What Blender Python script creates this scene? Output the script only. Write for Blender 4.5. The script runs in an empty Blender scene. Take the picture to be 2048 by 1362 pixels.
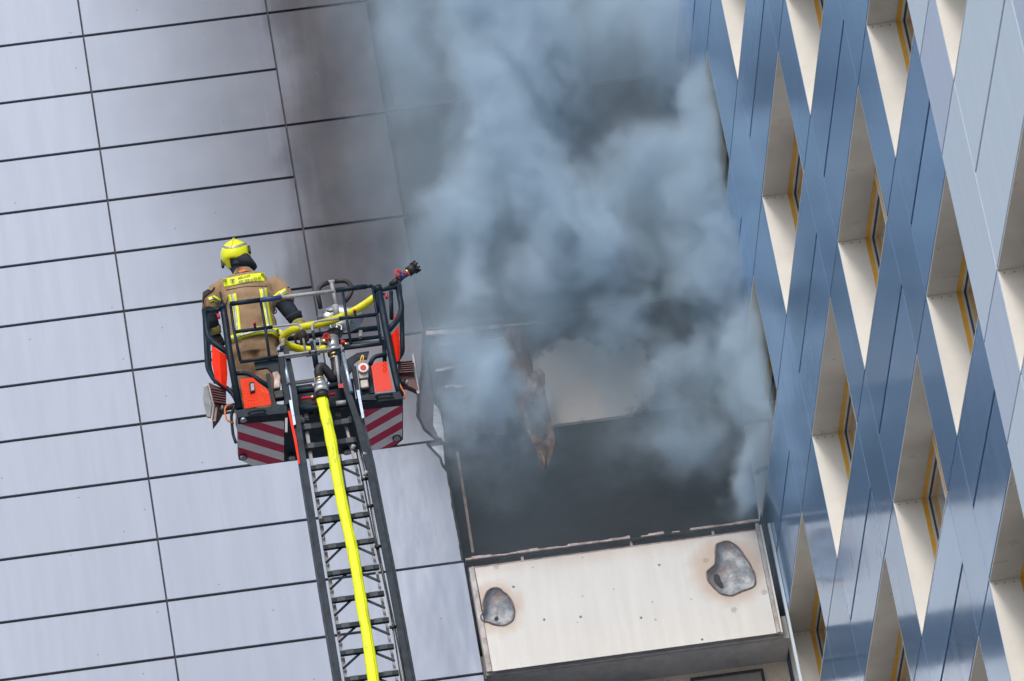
import bpy, bmesh, math, random
from mathutils import Vector, Matrix, noise
from mathutils.bvhtree import BVHTree
random.seed(7)
sc = bpy.context.scene
COL = sc.collection
K = 0.882            # metres per survey unit
Z0 = 40.26           # height of the top visible joint row of the grey facade
W, H = 2048, 1362
# ------------------------------------------------------------------ camera
CAM = Vector((-10.428949*K, -69.891337*K, Z0-43.837334*K))
YAW, PIT, ROL, FPX = 0.107632, 0.499563, 0.180571, 12241.218
fwd = Vector((math.sin(YAW)*math.cos(PIT), math.cos(YAW)*math.cos(PIT), math.sin(PIT)))
r_ = Vector((math.cos(YAW), -math.sin(YAW), 0)); u_ = r_.cross(fwd)
RR = r_*math.cos(ROL)-u_*math.sin(ROL); UU = r_*math.sin(ROL)+u_*math.cos(ROL)
cam_d = bpy.data.cameras.new('camera'); cam = bpy.data.objects.new('camera', cam_d); COL.objects.link(cam)
cam_d.sensor_width = 36; cam_d.lens = FPX*36/W; cam_d.clip_start = 1; cam_d.clip_end = 5000
m3 = Matrix((RR, UU, -fwd)).transposed()
cam.matrix_world = Matrix.Translation(CAM) @ m3.to_4x4()
sc.camera = cam
# ------------------------------------------------------------------ sky, sun, exposure
SUN_EL, SUN_AZ = math.radians(42), math.radians(196)      # azimuth clockwise from +Y
wd = bpy.data.worlds.new('World'); sc.world = wd; wd.use_nodes = True
wn = wd.node_tree; bg = wn.nodes['Background']
sky = wn.nodes.new('ShaderNodeTexSky'); sky.sky_type = 'NISHITA'; sky.sun_disc = False
sky.sun_elevation = SUN_EL; sky.sun_rotation = SUN_AZ; sky.air_density = 1.0; sky.dust_density = 2.5
wn.links.new(sky.outputs[0], bg.inputs[0]); bg.inputs[1].default_value = 0.145
sl = bpy.data.lights.new('sun', 'SUN'); sl.energy = 1.3; sl.angle = math.radians(14); sl.color = (1, .93, .84)
so = bpy.data.objects.new('sun', sl); COL.objects.link(so)
sd = Vector((math.sin(SUN_AZ)*math.cos(SUN_EL), math.cos(SUN_AZ)*math.cos(SUN_EL), math.sin(SUN_EL)))
so.rotation_euler = sd.to_track_quat('Z', 'Y').to_euler()
sc.view_settings.view_transform = 'Standard'; sc.view_settings.look = 'None'
sc.view_settings.exposure = 0.15; sc.view_settings.gamma = 1
sc.render.engine = 'CYCLES'
cy = sc.cycles
cy.max_bounces = 7; cy.diffuse_bounces = 3; cy.glossy_bounces = 3; cy.volume_bounces = 4; cy.transmission_bounces = 3
cy.volume_step_rate = 1.0; cy.volume_max_steps = 256
cy.use_denoising = True
cy.caustics_reflective = False; cy.caustics_refractive = False

# ------------------------------------------------------------------ geometry helpers
def ray(px, py):
    return (fwd*FPX + RR*(px-W/2) + UU*(H/2-py))
def PY(px, py, y):
    d = ray(px, py); return CAM + d*((y-CAM.y)/d.y)
def PZ(px, py, z):
    d = ray(px, py); return CAM + d*((z-CAM.z)/d.z)
def PP(px, py, p0, n):
    d = ray(px, py); return CAM + d*((p0-CAM).dot(n)/d.dot(n))

class MB:
    def __init__(s): s.v = []; s.f = []; s.m = []; s.sm = []
    def add(s, vs, fs, mi=0, smooth=False):
        b = len(s.v); s.v += [Vector(v) for v in vs]
        for f in fs: s.f.append([b+i for i in f]); s.m.append(mi); s.sm.append(smooth)
    def box(s, a, b, mi=0):
        x0, y0, z0 = [min(a[i], b[i]) for i in range(3)]; x1, y1, z1 = [max(a[i], b[i]) for i in range(3)]
        s.add([(x0,y0,z0),(x1,y0,z0),(x1,y1,z0),(x0,y1,z0),(x0,y0,z1),(x1,y0,z1),(x1,y1,z1),(x0,y1,z1)],
              [(0,3,2,1),(4,5,6,7),(0,1,5,4),(1,2,6,5),(2,3,7,6),(3,0,4,7)], mi)
    def prism(s, pts, off, mi=0):
        pts = [Vector(p) for p in pts]; off = Vector(off); n = len(pts)
        nr = Vector((0,0,0))
        for i in range(n): nr += (pts[i]-pts[0]).cross(pts[(i+1) % n]-pts[0])
        if nr.dot(off) > 0: pts = pts[::-1]
        s.add(pts+[p+off for p in pts], [list(range(n)), list(range(2*n-1, n-1, -1))] +
              [[(i+1) % n, i, n+i, n+(i+1) % n] for i in range(n)], mi)
    def tube(s, pts, r, n=8, mi=0, caps=True, smooth=True, flat=1.0):
        pts = [Vector(p) for p in pts]; N = len(pts); rs = r if isinstance(r, (list, tuple)) else [r]*N
        vs = []; prev = None
        for i, p in enumerate(pts):
            t = (pts[min(i+1, N-1)]-pts[max(i-1, 0)]).normalized()
            if prev is None:
                a = Vector((0,1,0)) if abs(t.y) < .9 else Vector((0,0,1))
                a = (a-t*a.dot(t)).normalized()
            else: a = (prev-t*prev.dot(t)).normalized()
            prev = a; b = t.cross(a)
            for k in range(n):
                q = 2*math.pi*(k+.5)/n; vs.append(p+(a*math.cos(q)*flat+b*math.sin(q))*rs[i])
        fs = [[i*n+k, i*n+(k+1) % n, (i+1)*n+(k+1) % n, (i+1)*n+k] for i in range(N-1) for k in range(n)]
        s.add(vs, fs, mi, smooth)
        if caps:
            s.add(vs[:n], [list(range(n))[::-1]], mi); s.add(vs[-n:], [list(range(n))], mi)
    def bar(s, a, b, w, d, side, mi=0):
        """rectangular bar from a to b, width w along side, depth d"""
        a = Vector(a); b = Vector(b); t = (b-a).normalized(); u = Vector(side); u = (u-t*u.dot(t)).normalized(); v = t.cross(u)
        q = [u*w/2+v*d/2, -u*w/2+v*d/2, -u*w/2-v*d/2, u*w/2-v*d/2]
        s.add([a+x for x in q]+[b+x for x in q], [(3,2,1,0),(4,5,6,7),(0,1,5,4),(1,2,6,5),(2,3,7,6),(3,0,4,7)], mi)
    def mesh(s, name, mats):
        me = bpy.data.meshes.new(name)
        me.from_pydata([tuple(v) for v in s.v], [], s.f)
        for m in mats: me.materials.append(m)
        for p, mi, smo in zip(me.polygons, s.m, s.sm): p.material_index = mi; p.use_smooth = smo
        bm = bmesh.new(); bm.from_mesh(me); bmesh.ops.remove_doubles(bm, verts=bm.verts, dist=1e-5)
        bmesh.ops.recalc_face_normals(bm, faces=bm.faces); bm.to_mesh(me); bm.free()
        return me
    def build(s, name, mats, parent=None, **kw):
        if not isinstance(mats, (list, tuple)): mats = [mats]
        return link(name, s.mesh(name, mats), parent, **kw)

def link(name, me, parent=None, label=None, cat=None, group=None, kind=None):
    o = bpy.data.objects.new(name, me); COL.objects.link(o)
    if parent is not None:
        o.parent = parent
        o.matrix_parent_inverse = WM[parent.name].inverted() if parent.name in WM else Matrix()
    tag(o, label, cat, group, kind)
    return o
WM = {}
def tag(o, label=None, cat=None, group=None, kind=None):
    if label: o['label'] = label
    if cat: o['category'] = cat
    if group: o['group'] = group
    if kind: o['kind'] = kind
def empty(name, loc, label, cat, group=None):
    o = bpy.data.objects.new(name, None); COL.objects.link(o); o.location = loc
    WM[o.name] = Matrix.Translation(loc); o.empty_display_size = .3
    tag(o, label, cat, group); return o
def bevel(o, w, seg=2):
    md = o.modifiers.new('bevel', 'BEVEL'); md.width = w; md.segments = seg; md.limit_method = 'ANGLE'; return o

# ------------------------------------------------------------------ material helpers
class NT:
    def __init__(s, name):
        s.mat = bpy.data.materials.new(name); s.mat.use_nodes = True; s.t = s.mat.node_tree
        s.b = s.t.nodes['Principled BSDF']; s.out = s.t.nodes['Material Output']
    def n(s, typ, ins=None, **props):
        nd = s.t.nodes.new('ShaderNode'+typ)
        for k, v in props.items(): setattr(nd, k, v)
        for k, v in (ins or {}).items(): s.set(nd.inputs[k], v)
        return nd
    def set(s, sock, v):
        if isinstance(v, bpy.types.NodeSocket): s.t.links.new(v, sock)
        elif isinstance(v, bpy.types.Node): s.t.links.new(v.outputs[0], sock)
        else: sock.default_value = v
    def math(s, op, a, b=0.0, c=None, clamp=False):
        nd = s.n('Math', operation=op, use_clamp=clamp); s.set(nd.inputs[0], a); s.set(nd.inputs[1], b)
        if c is not None: s.set(nd.inputs[2], c)
        return nd.outputs[0]
    def pos(s): return s.n('NewGeometry').outputs['Position']
    def xyz(s, v):
        nd = s.n('SeparateXYZ'); s.set(nd.inputs[0], v); return nd.outputs
    def scale(s, v, sc3):
        nd = s.n('VectorMath', operation='MULTIPLY'); s.set(nd.inputs[0], v); nd.inputs[1].default_value = sc3; return nd.outputs[0]
    def noise(s, vec, scale=1., detail=4., rough=.5):
        nd = s.n('TexNoise'); s.set(nd.inputs['Vector'], vec); nd.inputs['Scale'].default_value = scale
        nd.inputs['Detail'].default_value = detail; nd.inputs['Roughness'].default_value = rough; return nd.outputs[0]
    def ramp(s, v, a, b, lo=0., hi=1., smooth=True):
        nd = s.n('MapRange', interpolation_type='SMOOTHSTEP' if smooth else 'LINEAR'); s.set(nd.inputs[0], v)
        for i, q in enumerate((a, b, lo, hi)): s.set(nd.inputs[i+1], q)
        return nd.outputs[0]
    def spots(s, scale, r, x='x'):
        o = s.xyz(s.pos()); c = s.n('CombineXYZ'); s.set(c.inputs[0], o[0]); s.set(c.inputs[1], o[2])
        v = s.n('TexVoronoi', {'Vector': c.outputs[0], 'Scale': scale}, voronoi_dimensions='2D')
        d = s.math('ADD', v.outputs['Distance'], s.math('MULTIPLY', s.math('SUBTRACT', s.noise(s.pos(), 45, 2), .5), r*1.2))
        return s.math('MULTIPLY', s.ramp(d, r, r*.6, 0, 1), s.math('GREATER_THAN', s.n('SeparateColor', {0: v.outputs['Color']}).outputs[0], .45))
    def mix(s, f, a, b, mode='MIX'):
        nd = s.n('Mix', data_type='RGBA', blend_type=mode)
        def cv(c): return c if not isinstance(c, tuple) else (c[0], c[1], c[2], 1)
        s.set(nd.inputs[0], f); s.set(nd.inputs[6], cv(a)); s.set(nd.inputs[7], cv(b)); return nd.outputs[2]
    def set_b(s, **kw):
        for k, v in kw.items():
            k = {'col': 'Base Color', 'rough': 'Roughness', 'metal': 'Metallic', 'coat': 'Coat Weight', 'coatr': 'Coat Roughness',
                 'spec': 'Specular IOR Level', 'tint': 'Specular Tint', 'normal': 'Normal', 'alpha': 'Alpha', 'sheen': 'Sheen Weight'}[k]
            if isinstance(v, tuple) and len(v) == 3: v = (*v, 1)
            s.set(s.b.inputs[k], v)
        return s
    def bump(s, h, strength=.2, dist=.01):
        nd = s.n('Bump'); s.set(nd.inputs['Height'], h); nd.inputs['Strength'].default_value = strength
        nd.inputs['Distance'].default_value = dist; s.set(s.b.inputs['Normal'], nd.outputs[0]); return s

def simple(name, col, rough=.5, metal=0., var=.15, scale=8., bump=0., coat=0., **kw):
    m = NT(name); p = m.pos()
    n1 = m.noise(p, scale, 5, .6)
    c = m.mix(m.ramp(n1, .3, .7), tuple(x*(1-var) for x in col), tuple(min(1, x*(1+var)) for x in col))
    m.set_b(col=c, rough=m.ramp(m.noise(p, scale*2.3, 3), .3, .7, max(.02, rough-.08), min(1, rough+.08)), metal=metal, coat=coat, **kw)
    if bump: m.bump(m.noise(p, scale*6, 4), bump, .004)
    return m.mat

# grey cladding with soot
BAYX = -3.994192*K
def rz(r):
    t = .892669; s_ = 1.7-t; k, m = divmod(r, 4)
    return Z0 - K*(3.4*k + [0, t, 2*t, 2*t+s_][m])
def make_grey_panel(name, base, sooty=1.0):
    m = NT(name); p = m.pos(); o = m.xyz(p); x, z = o[0], o[2]
    rnd = m.n('ObjectInfo').outputs['Random']
    big = m.noise(m.scale(p, (.35, 1, .5)), 1.0, 4, .55)
    streak = m.noise(m.scale(p, (7., 1, .55)), 1.0, 5, .62)
    fine = m.noise(m.scale(p, (40., 1, 2.2)), 1.0, 3, .6)
    c = m.mix(m.ramp(streak, .35, .7), tuple(b*.95 for b in base), tuple(min(1, b*1.035) for b in base))
    c = m.mix(m.math('MULTIPLY', rnd, .35), c, tuple(b*.93 for b in base))
    # soot deposit: dense beside the fire bay and higher up, thinning to the left
    warp = m.math('ADD', m.math('MULTIPLY', m.math('SUBTRACT', big, .5), 1.7), m.math('MULTIPLY', m.math('SUBTRACT', streak, .5), .5))
    xx = m.math('ADD', x, warp)
    gx = m.ramp(xx, BAYX-2.2, BAYX-.75, 0, 1)
    gz = m.ramp(z, rz(8)+.3, rz(6)+.3, .0, 1.)
    soot = m.math('MULTIPLY', gx, gz)
    wide = m.math('MULTIPLY', m.ramp(xx, BAYX-3.9, BAYX-.9, 0, .72), m.ramp(z, rz(8), rz(3), 0, 1))
    soot = m.math('MAXIMUM', soot, wide)
    soot = m.math('MULTIPLY', soot, sooty, clamp=True)
    sc_ = m.mix(m.ramp(m.noise(p, 1.6, 5, .6), .35, .65), (.046, .050, .066), (.068, .066, .080))
    c = m.mix(m.math('MULTIPLY', soot, .97), c, sc_)
    # dark wash marks hanging from joints
    wash = m.math('MULTIPLY', m.ramp(streak, .56, .75), m.ramp(m.noise(p, .5, 2), .48, .62))
    c = m.mix(m.math('MULTIPLY', wash, .24), c, (.22, .24, .32))
    # scattered droplets
    c = m.mix(m.math('MULTIPLY', m.spots(1.3, .016), .7), c, (.13, .14, .17)); c = m.mix(m.math('MULTIPLY', m.spots(2.9, .02), .35), c, (.2, .2, .24))
    m.set_b(col=c, rough=m.ramp(soot, 0, 1, .42, .6), metal=.25, spec=.35)
    buck = m.noise(m.scale(p, (1.2, 1, .45)), 1.0, 3, .5)
    h = m.math('MULTIPLY', buck, m.ramp(x, BAYX-2.2, BAYX, .25, 2.6))
    m.bump(h, .45, .05)
    return m.mat
M = {}
M['grey'] = make_grey_panel('grey_cladding', (.325, .38, .485))
M['dark_gap'] = simple('joint_backing_sheet', (.085, .08, .10), .7)  # dark backing sheet behind the panel joints
M['white_metal'] = simple('white_coated_sheet', (.84, .835, .80), .4, var=.04, scale=3)
M['lining'] = simple('shade_toned_lining', (.60, .575, .53), .35, var=.08, scale=2)  # darker copy of the white lining, soffit shade put into its colour
M['yellow_frame'] = simple('ochre_window_trim', (.84, .47, .07), .45, var=.06)
M['white_frame'] = simple('white_window_frame', (.74, .73, .70), .35, var=.04)
M['gasket'] = simple('rubber_gasket', (.05, .058, .075), .6)
M['steel'] = simple('anodised_frame', (.40, .42, .46), .4, metal=.6)
M['black_soot'] = simple('burnt_black', (.012, .013, .016), .85, var=.4, scale=4, bump=.5)
M['burnt_edge'] = simple('burnt_bare_metal', (.42, .34, .32), .55, metal=.3, var=.45, scale=9, bump=.4)
M['concrete'] = simple('concrete_soffit', (.50, .50, .51), .8, var=.12, scale=6, bump=.2)

def make_blue(name, base, tint, rough=.12, metal=.9):
    m = NT(name); p = m.pos(); rnd = m.n('ObjectInfo').outputs['Random']
    c = m.mix(m.ramp(rnd, 0, 1, 0, 1), tuple(b*.88 for b in base), tuple(min(1, b*1.1) for b in base))
    st = m.noise(m.scale(p, (1, 5, .6)), 1.0, 4, .6)
    c = m.mix(m.ramp(st, .4, .7, 0, .06), c, tuple(b*.6 for b in base))
    m.set_b(col=c, rough=m.ramp(st, .3, .7, rough*.8, rough*1.3), metal=metal, tint=tint)
    w = m.noise(m.scale(p, (1, .5, .8)), 1.0, 2, .5)
    m.bump(w, .14, .02)
    return m.mat
M['blue'] = make_blue('blue_cladding', (.225, .385, .61), (.68, .83, 1.0), metal=.3)
M['lightblue'] = make_blue('pale_blue_cladding', (.70, .82, 1.0), (.88, .94, 1.0), rough=.55, metal=.0)
g = NT('window_glass'); g.set_b(col=(.55, .56, .55), rough=.03, metal=.75); M['glass'] = g.mat

M['cap_burnt'] = simple('sooted_cap', (.11, .09, .085), .6, var=.6, scale=5, bump=.3)
M['soot_glass'] = simple('sooted_glass', (.012, .014, .018), .45, var=.5, scale=3)
# ------------------------------------------------------------------ ground
mb = MB(); mb.add([(-400,-400,0),(400,-400,0),(400,400,0),(-400,400,0)], [(0,1,2,3)])
mb.build('ground', simple('concrete_paving', (.33, .325, .315), .85, scale=.6, bump=.3), kind='structure')

# ------------------------------------------------------------------ flat panels
PCACHE = {}
def plate(parent, name, org, u, v, w, h, mats, th=.03, ch=.004, label=None):
    """plate with chamfered front edge; org = lower corner on the front plane, u x v points out of the facade"""
    key = (name, round(w, 3), round(h, 3), mats.name)
    if key not in PCACHE:
        b = MB(); c = ch
        fr = [(c,c,0),(w-c,c,0),(w-c,h-c,0),(c,h-c,0)]; md = [(0,0,-c),(w,0,-c),(w,h,-c),(0,h,-c)]; bk = [(0,0,-th),(w,0,-th),(w,h,-th),(0,h,-th)]
        fs = [(0,1,2,3)]+[((i+1)%4, i, 4+i, 4+(i+1)%4) for i in range(4)]+[(4+(i+1)%4, 4+i, 8+i, 8+(i+1)%4) for i in range(4)]+[(11,10,9,8)]
        b.add(fr+md+bk, fs); PCACHE[key] = b.mesh(name, [mats])
    o = bpy.data.objects.new(name, PCACHE[key]); COL.objects.link(o)
    u = Vector(u); v = Vector(v); nrm = u.cross(v)
    mw = Matrix((u, v, nrm)).transposed().to_4x4(); mw.translation = Vector(org)
    o.parent = parent; o.matrix_parent_inverse = WM[parent.name].inverted(); o.matrix_basis = mw
    if label: o['label'] = label
    return o

# ================================================================== GREY WING
gb = empty('office_building', (BAYX, 0, 0), 'tall office wing clad in pale grey metal panels with a burnt smoking window bay', 'building')
X1, X2 = -7.837876*K, -5.340534*K
xs = [X1-2.5*K*i for i in range(5, 0, -1)]+[X1, X2]
R0, R1 = -8, 24
b = MB(); b.box((xs[0]-.5, .031, 0), (BAYX-.03, .5, rz(R0)+.3)); b.build('wall', M['dark_gap'], gb)
b = MB(); b.box((xs[0]-.5, .5, 0), (-.02, 14, rz(R0)+.3))
core = b  # rear body, split around the fire room below
core = MB(); FR0, FR1 = rz(12)+.03, rz(8)   # fire room floor / ceiling
xa, xb, yb = xs[0]-.5, .6, 9.
core.box((xa, .51, 0), (BAYX-.6, 14, rz(R0)+.3))
core.box((BAYX-.6, 2.2, 0), (xb, 14, FR0-.35))
core.box((BAYX-.6, 2.2, FR1+.35), (xb, 14, rz(R0)+.3))
core.box((BAYX-.6, yb, FR0-.35), (xb, 14, FR1+.35))
core.build('building_core', M['dark_gap'], gb)
gj, gv = .03, .017
for r in range(R0, R1):
    zt, zb = rz(r)-gj/2, rz(r+1)+gj/2
    for i in range(len(xs)-1):
        plate(gb, 'panel', (xs[i]+gv/2, 0, zb), (1,0,0), (0,0,1), xs[i+1]-xs[i]-gv, zt-zb, M['grey'])
for rr in range(-8, R1, 2):
    if rr in (6, 8): continue
    zt, zb = rz(rr)-gj/2, rz(rr+2)+gj/2
    if rr % 2 == 0: plate(gb, 'panel', (X2+gv/2, 0, zb), (1,0,0), (0,0,1), BAYX-X2-gv, zt-zb, M['grey'])
# the two panels with a melted right edge
def cut_panel(r, edge, tip=None):
    zt, zb = rz(r)-gj/2, rz(r+2)+gj/2
    pts = [PY(px, py, 0) for px, py in edge]           # top to bottom
    pts = [Vector((min(p.x, BAYX-.01), 0, min(max(p.z, zb), zt))) for p in pts]
    fine = []
    for a, c in zip(pts, pts[1:]):
        for k in range(6):
            q = a.lerp(c, k/6); q.x += .016*noise.noise(Vector((q.z*9, r, 0))); fine.append(q)
    fine.append(pts[-1]); fine[0].z = zt; fine[-1].z = zb
    poly = [Vector((X2+gv/2, 0, zb)), Vector((X2+gv/2, 0, zt))] + fine
    bb = MB(); bb.prism([p.copy() for p in poly][::-1], (0, .03, 0)); o = bb.build('panel', M['grey_cut'], gb, label='grey cladding panel with its right edge melted away')
    # rolled blackened rim
    rb = MB(); rb.tube([p+Vector((-.004, -.006, 0)) for p in fine], [.014+.01*abs(noise.noise(Vector((p.z*6, 3, r)))) for p in fine], 7, flat=.6)
    rb.build('scorched_rim', M['black_soot'], o)
mc = NT('grey_cladding_scorched'); p = mc.pos(); o_ = mc.xyz(p)
sx = mc.math('ADD', o_[0], mc.math('MULTIPLY', mc.math('SUBTRACT', mc.noise(p, 2.2, 3), .5), .5))
e_up = mc.ramp(o_[2], rz(8)-1.1, rz(7), 0, 1)
f1 = mc.ramp(mc.math('SUBTRACT', sx, mc.math('MULTIPLY', mc.math('SUBTRACT', 1.0, e_up), .24)), BAYX-1.15, BAYX-.12, 0, 1)
f1 = mc.math('MULTIPLY', f1, mc.ramp(o_[2], rz(9)-.3, rz(7)+.1, .12, 1))
st = mc.noise(mc.scale(p, (7, 1, .55)), 1, 5, .6)
cc = mc.mix(mc.ramp(st, .35, .7), (.31, .365, .465), (.335, .39, .495))
cc = mc.mix(mc.math('MULTIPLY', f1, .9), cc, (.09, .082, .095))
top = mc.math('MULTIPLY', mc.ramp(o_[2], rz(7)-.3, rz(6)+.1, 0, .8), mc.ramp(o_[0], X2-.3, X2+.5, .2, 1))
cc = mc.mix(top, cc, (.13, .115, .135))
mc.set_b(col=cc, rough=.5, metal=.2); mc.bump(mc.noise(mc.scale(p, (2, 1, .8)), 1, 3), .6, .05); M['grey_cut'] = mc.mat
cut_panel(6, [(849,665),(845,740),(836,790),(836,830),(850,860),(872,878),(885,884)])
cut_panel(8, [(855,888),(880,915),(897,945),(906,985),(912,1020),(922,1070),(928,1118)])
# peeled bare metal tongue beside the melted edge
b = MB(); tp = [(868,806),(880,822),(887,860),(889,884),(876,872),(866,850)]
b.prism([PY(x_, y_, .02) for x_, y_ in tp], (0, .01, 0)); tp = [(862,893),(886,890),(890,935),(876,915)]
b.prism([PY(x_, y_, .02) for x_, y_ in tp], (0, .01, 0))
b.build('peeled_metal_edge', simple('bare_metal', (.26, .28, .32), .35, metal=.7, var=.3, scale=12, bump=.5), gb)

# ------------------------------------------------ fire bay: parapets, slabs, windows
BX0, BX1 = BAYX+.035, -.13*K
holes = [  # burnt-through spots on the clean parapet, outlines in picture space laid on the parapet plane
 [(968,1222),(966,1208),(969,1196),(974,1184),(984,1177),(994,1176),(1006,1183),(1017,1194),(1025,1207),(1028,1222),(1027,1236),(1018,1247),(1004,1251),(988,1249),(976,1244),(965,1242),(962,1233)],
 [(1432,1092),(1440,1086),(1452,1083),(1466,1087),(1478,1097),(1490,1114),(1502,1132),(1509,1150),(1510,1166),(1502,1176),(1488,1181),(1473,1188),(1456,1190),(1440,1186),(1425,1173),(1416,1160),(1414,1146),(1421,1136),(1430,1127),(1431,1110)]]
mp = NT('parapet_white_sheet'); p = mp.pos(); o_ = mp.xyz(p)
def near(m, p, c, r0, r1, wob=.0):
    d = m.n('VectorMath', operation='DISTANCE'); m.set(d.inputs[0], p); d.inputs[1].default_value = c
    v = d.outputs['Value']
    if wob: v = m.math('ADD', v, m.math('MULTIPLY', m.math('SUBTRACT', m.noise(p, 5, 4), .5), wob))
    return m.ramp(v, r0, r1, 1, 0)
hc = [sum((PY(*q, -.02) for q in h), Vector())/len(h) for h in holes]
streak = mp.noise(mp.scale(p, (9, 1, .7)), 1, 5, .6)
c = mp.mix(mp.ramp(streak, .35, .7), (.79, .785, .76), (.85, .845, .82))
sc1 = mp.math('MAXIMUM', near(mp, p, hc[0], .17, .42, .25), near(mp, p, hc[1], .27, .55, .25))
sc1 = mp.math('MAXIMUM', sc1, mp.ramp(mp.math('ADD', o_[2], mp.math('MULTIPLY', mp.noise(p, 3, 3), .25)), rz(10)-.22, rz(10)+.06, 0, .55))
c = mp.mix(mp.math('MULTIPLY', sc1, .75), c, (.62, .45, .33))
c = mp.mix(mp.math('MULTIPLY', mp.spots(1.5, .028), .85), c, (.05, .05, .07)); c = mp.mix(mp.math('MULTIPLY', mp.spots(2.3, .03), .5), c, (.08, .08, .10))
c = mp.mix(mp.math('MULTIPLY', mp.spots(1.7, .07), .4), c, (.22, .17, .15))
mp.set_b(col=c, rough=.42, spec=.4); mp.bump(mp.noise(mp.scale(p, (1.1, 1, 1.5)), 1, 3), .5, .04); M['parapet'] = mp.mat
mh = NT('burnt_dent'); p = mh.pos(); n1 = mh.noise(p, 7, 6, .65); n2 = mh.noise(p, 3.3, 4, .6)
c = mh.mix(mh.ramp(n1, .38, .62), (.20, .22, .26), (.46, .48, .50)); c = mh.mix(mh.ramp(n2, .45, .62), c, (.26, .20, .19))
mh.set_b(col=c, rough=.5, metal=.3); mh.bump(n1, .8, .03); M['dent'] = mh.mat

def hole_panel(x0, x1, z0, z1, y, outlines, parent):
    bm = bmesh.new(); loops = []
    def addloop(pts):
        vs = [bm.verts.new(q) for q in pts]
        return [bm.edges.new((vs[i], vs[(i+1) % len(vs)])) for i in range(len(vs))]
    es = addloop([(x0,y,z0),(x1,y,z0),(x1,y,z1),(x0,y,z1)])
    sm = []
    for ol in outlines:
        P_ = [PY(px, py, y) for px, py in ol]; n = len(P_); fine = []
        for i in range(n):
            a, b_, c_, d_ = P_[i-1], P_[i], P_[(i+1) % n], P_[(i+2) % n]
            for k in range(4):
                t = k/4; q = .5*((2*b_)+(c_-a)*t+(2*a-5*b_+4*c_-d_)*t*t+(3*b_-a-3*c_+d_)*t**3)
                q = q + Vector((noise.noise(q*14), 0, noise.noise(q*14+Vector((5,5,5)))))*.008; q.y = y; fine.append(q)
        es += addloop(fine); sm.append(fine)
    bmesh.ops.triangle_fill(bm, use_beauty=True, edges=es)
    bm.normal_update()
    for f in bm.faces:
        if f.normal.y > 0: f.normal_flip()
    me = bpy.data.meshes.new('parapet_panel'); bm.to_mesh(me); bm.free(); me.materials.append(M['parapet'])
    o = link('parapet_panel', me, parent, label='white parapet sheet with two burnt dents below the fire')
    md = o.modifiers.new('thick', 'SOLIDIFY'); md.thickness = .012; md.offset = -1
    return o, sm
ppan, sm = hole_panel(BX0+.065, BX1-.075, rz(12)+.0, rz(10)-.10, -.02, holes, gb)
for k, fine in enumerate(sm):
    cen = sum(fine, Vector())/len(fine); rings = 7; b = MB(); n = len(fine); vs = []
    for i in range(rings):
        s_ = 1-i/rings
        for q in fine:
            v = cen+(q-cen)*s_; v.y = -.02+.055*math.sin(min(1, (1-s_)*2.2)*math.pi/2)+.014*noise.noise(v*9)*(1 if i else 0); vs.append(v)
    vs.append(cen+Vector((0, .05, 0)))
    fs = [[i*n+j, i*n+(j+1) % n, (i+1)*n+(j+1) % n, (i+1)*n+j] for i in range(rings-1) for j in range(n)]
    fs += [[(rings-1)*n+j, (rings-1)*n+(j+1) % n, rings*n] for j in range(n)]
    b.add(vs, fs, smooth=True); dent = b.build('burnt_dent', M['dent'], gb)
    b = MB(); cl = fine+[fine[0], fine[1]]
    b.tube([q+Vector((0, -.004, 0)) for q in cl], [.010+.007*abs(noise.noise(q*8+Vector((k,0,0)))) for q in cl], 6)
    b.build('charred_rim', simple('charred_rim', (.15, .11, .11), .6, var=.5, scale=20, bump=.6), dent)
# black perforation inside the large dent
b = MB(); hp = [(1427,1150),(1434,1147),(1440,1152),(1441,1160),(1446,1168),(1447,1174),(1441,1176),(1434,1170),(1428,1162)]
b.prism([PY(x_, y_, .012) for x_, y_ in hp], (0, .004, 0)); b.build('burnt_hole', M['black_soot'], gb)
hp = [(990,1234),(995,1232),(997,1237),(992,1241),(988,1239)]
b = MB(); b.prism([PY(x_, y_, .02) for x_, y_ in hp], (0, .004, 0)); b.build('burnt_hole', M['black_soot'], gb)

M['stained_trim'] = simple('smoke_stained_trim', (.46, .43, .42), .5, metal=.2, var=.3, scale=7, bump=.3)
def trim(x0, x1, z0, z1, y0, y1, mat, name='trim_strip'):
    b = MB(); b.box((x0, y0, z0), (x1, y1, z1)); return bevel(b.build(name, mat, gb), .004)
trim(BX0, BX0+.06, rz(12), rz(10)-.10, -.028, .02, M['stained_trim'])
trim(BX1-.07, BX1-.028, rz(12)+.003, rz(10)+.0, -.030, .02, M['stained_trim'])
trim(BX1-.024, BX1, rz(12)+.003, rz(10)-.04, -.018, .03, M['white_metal'])
for sx_ in (BX0+.04, BX1-.05):
    for k in range(5):
        b = MB(); zz = rz(12)+.12+k*.3; b.tube([(sx_, -.036, zz), (sx_, -.026, zz)], .009, 8); b.build('screw', M['steel'], gb)
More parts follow.
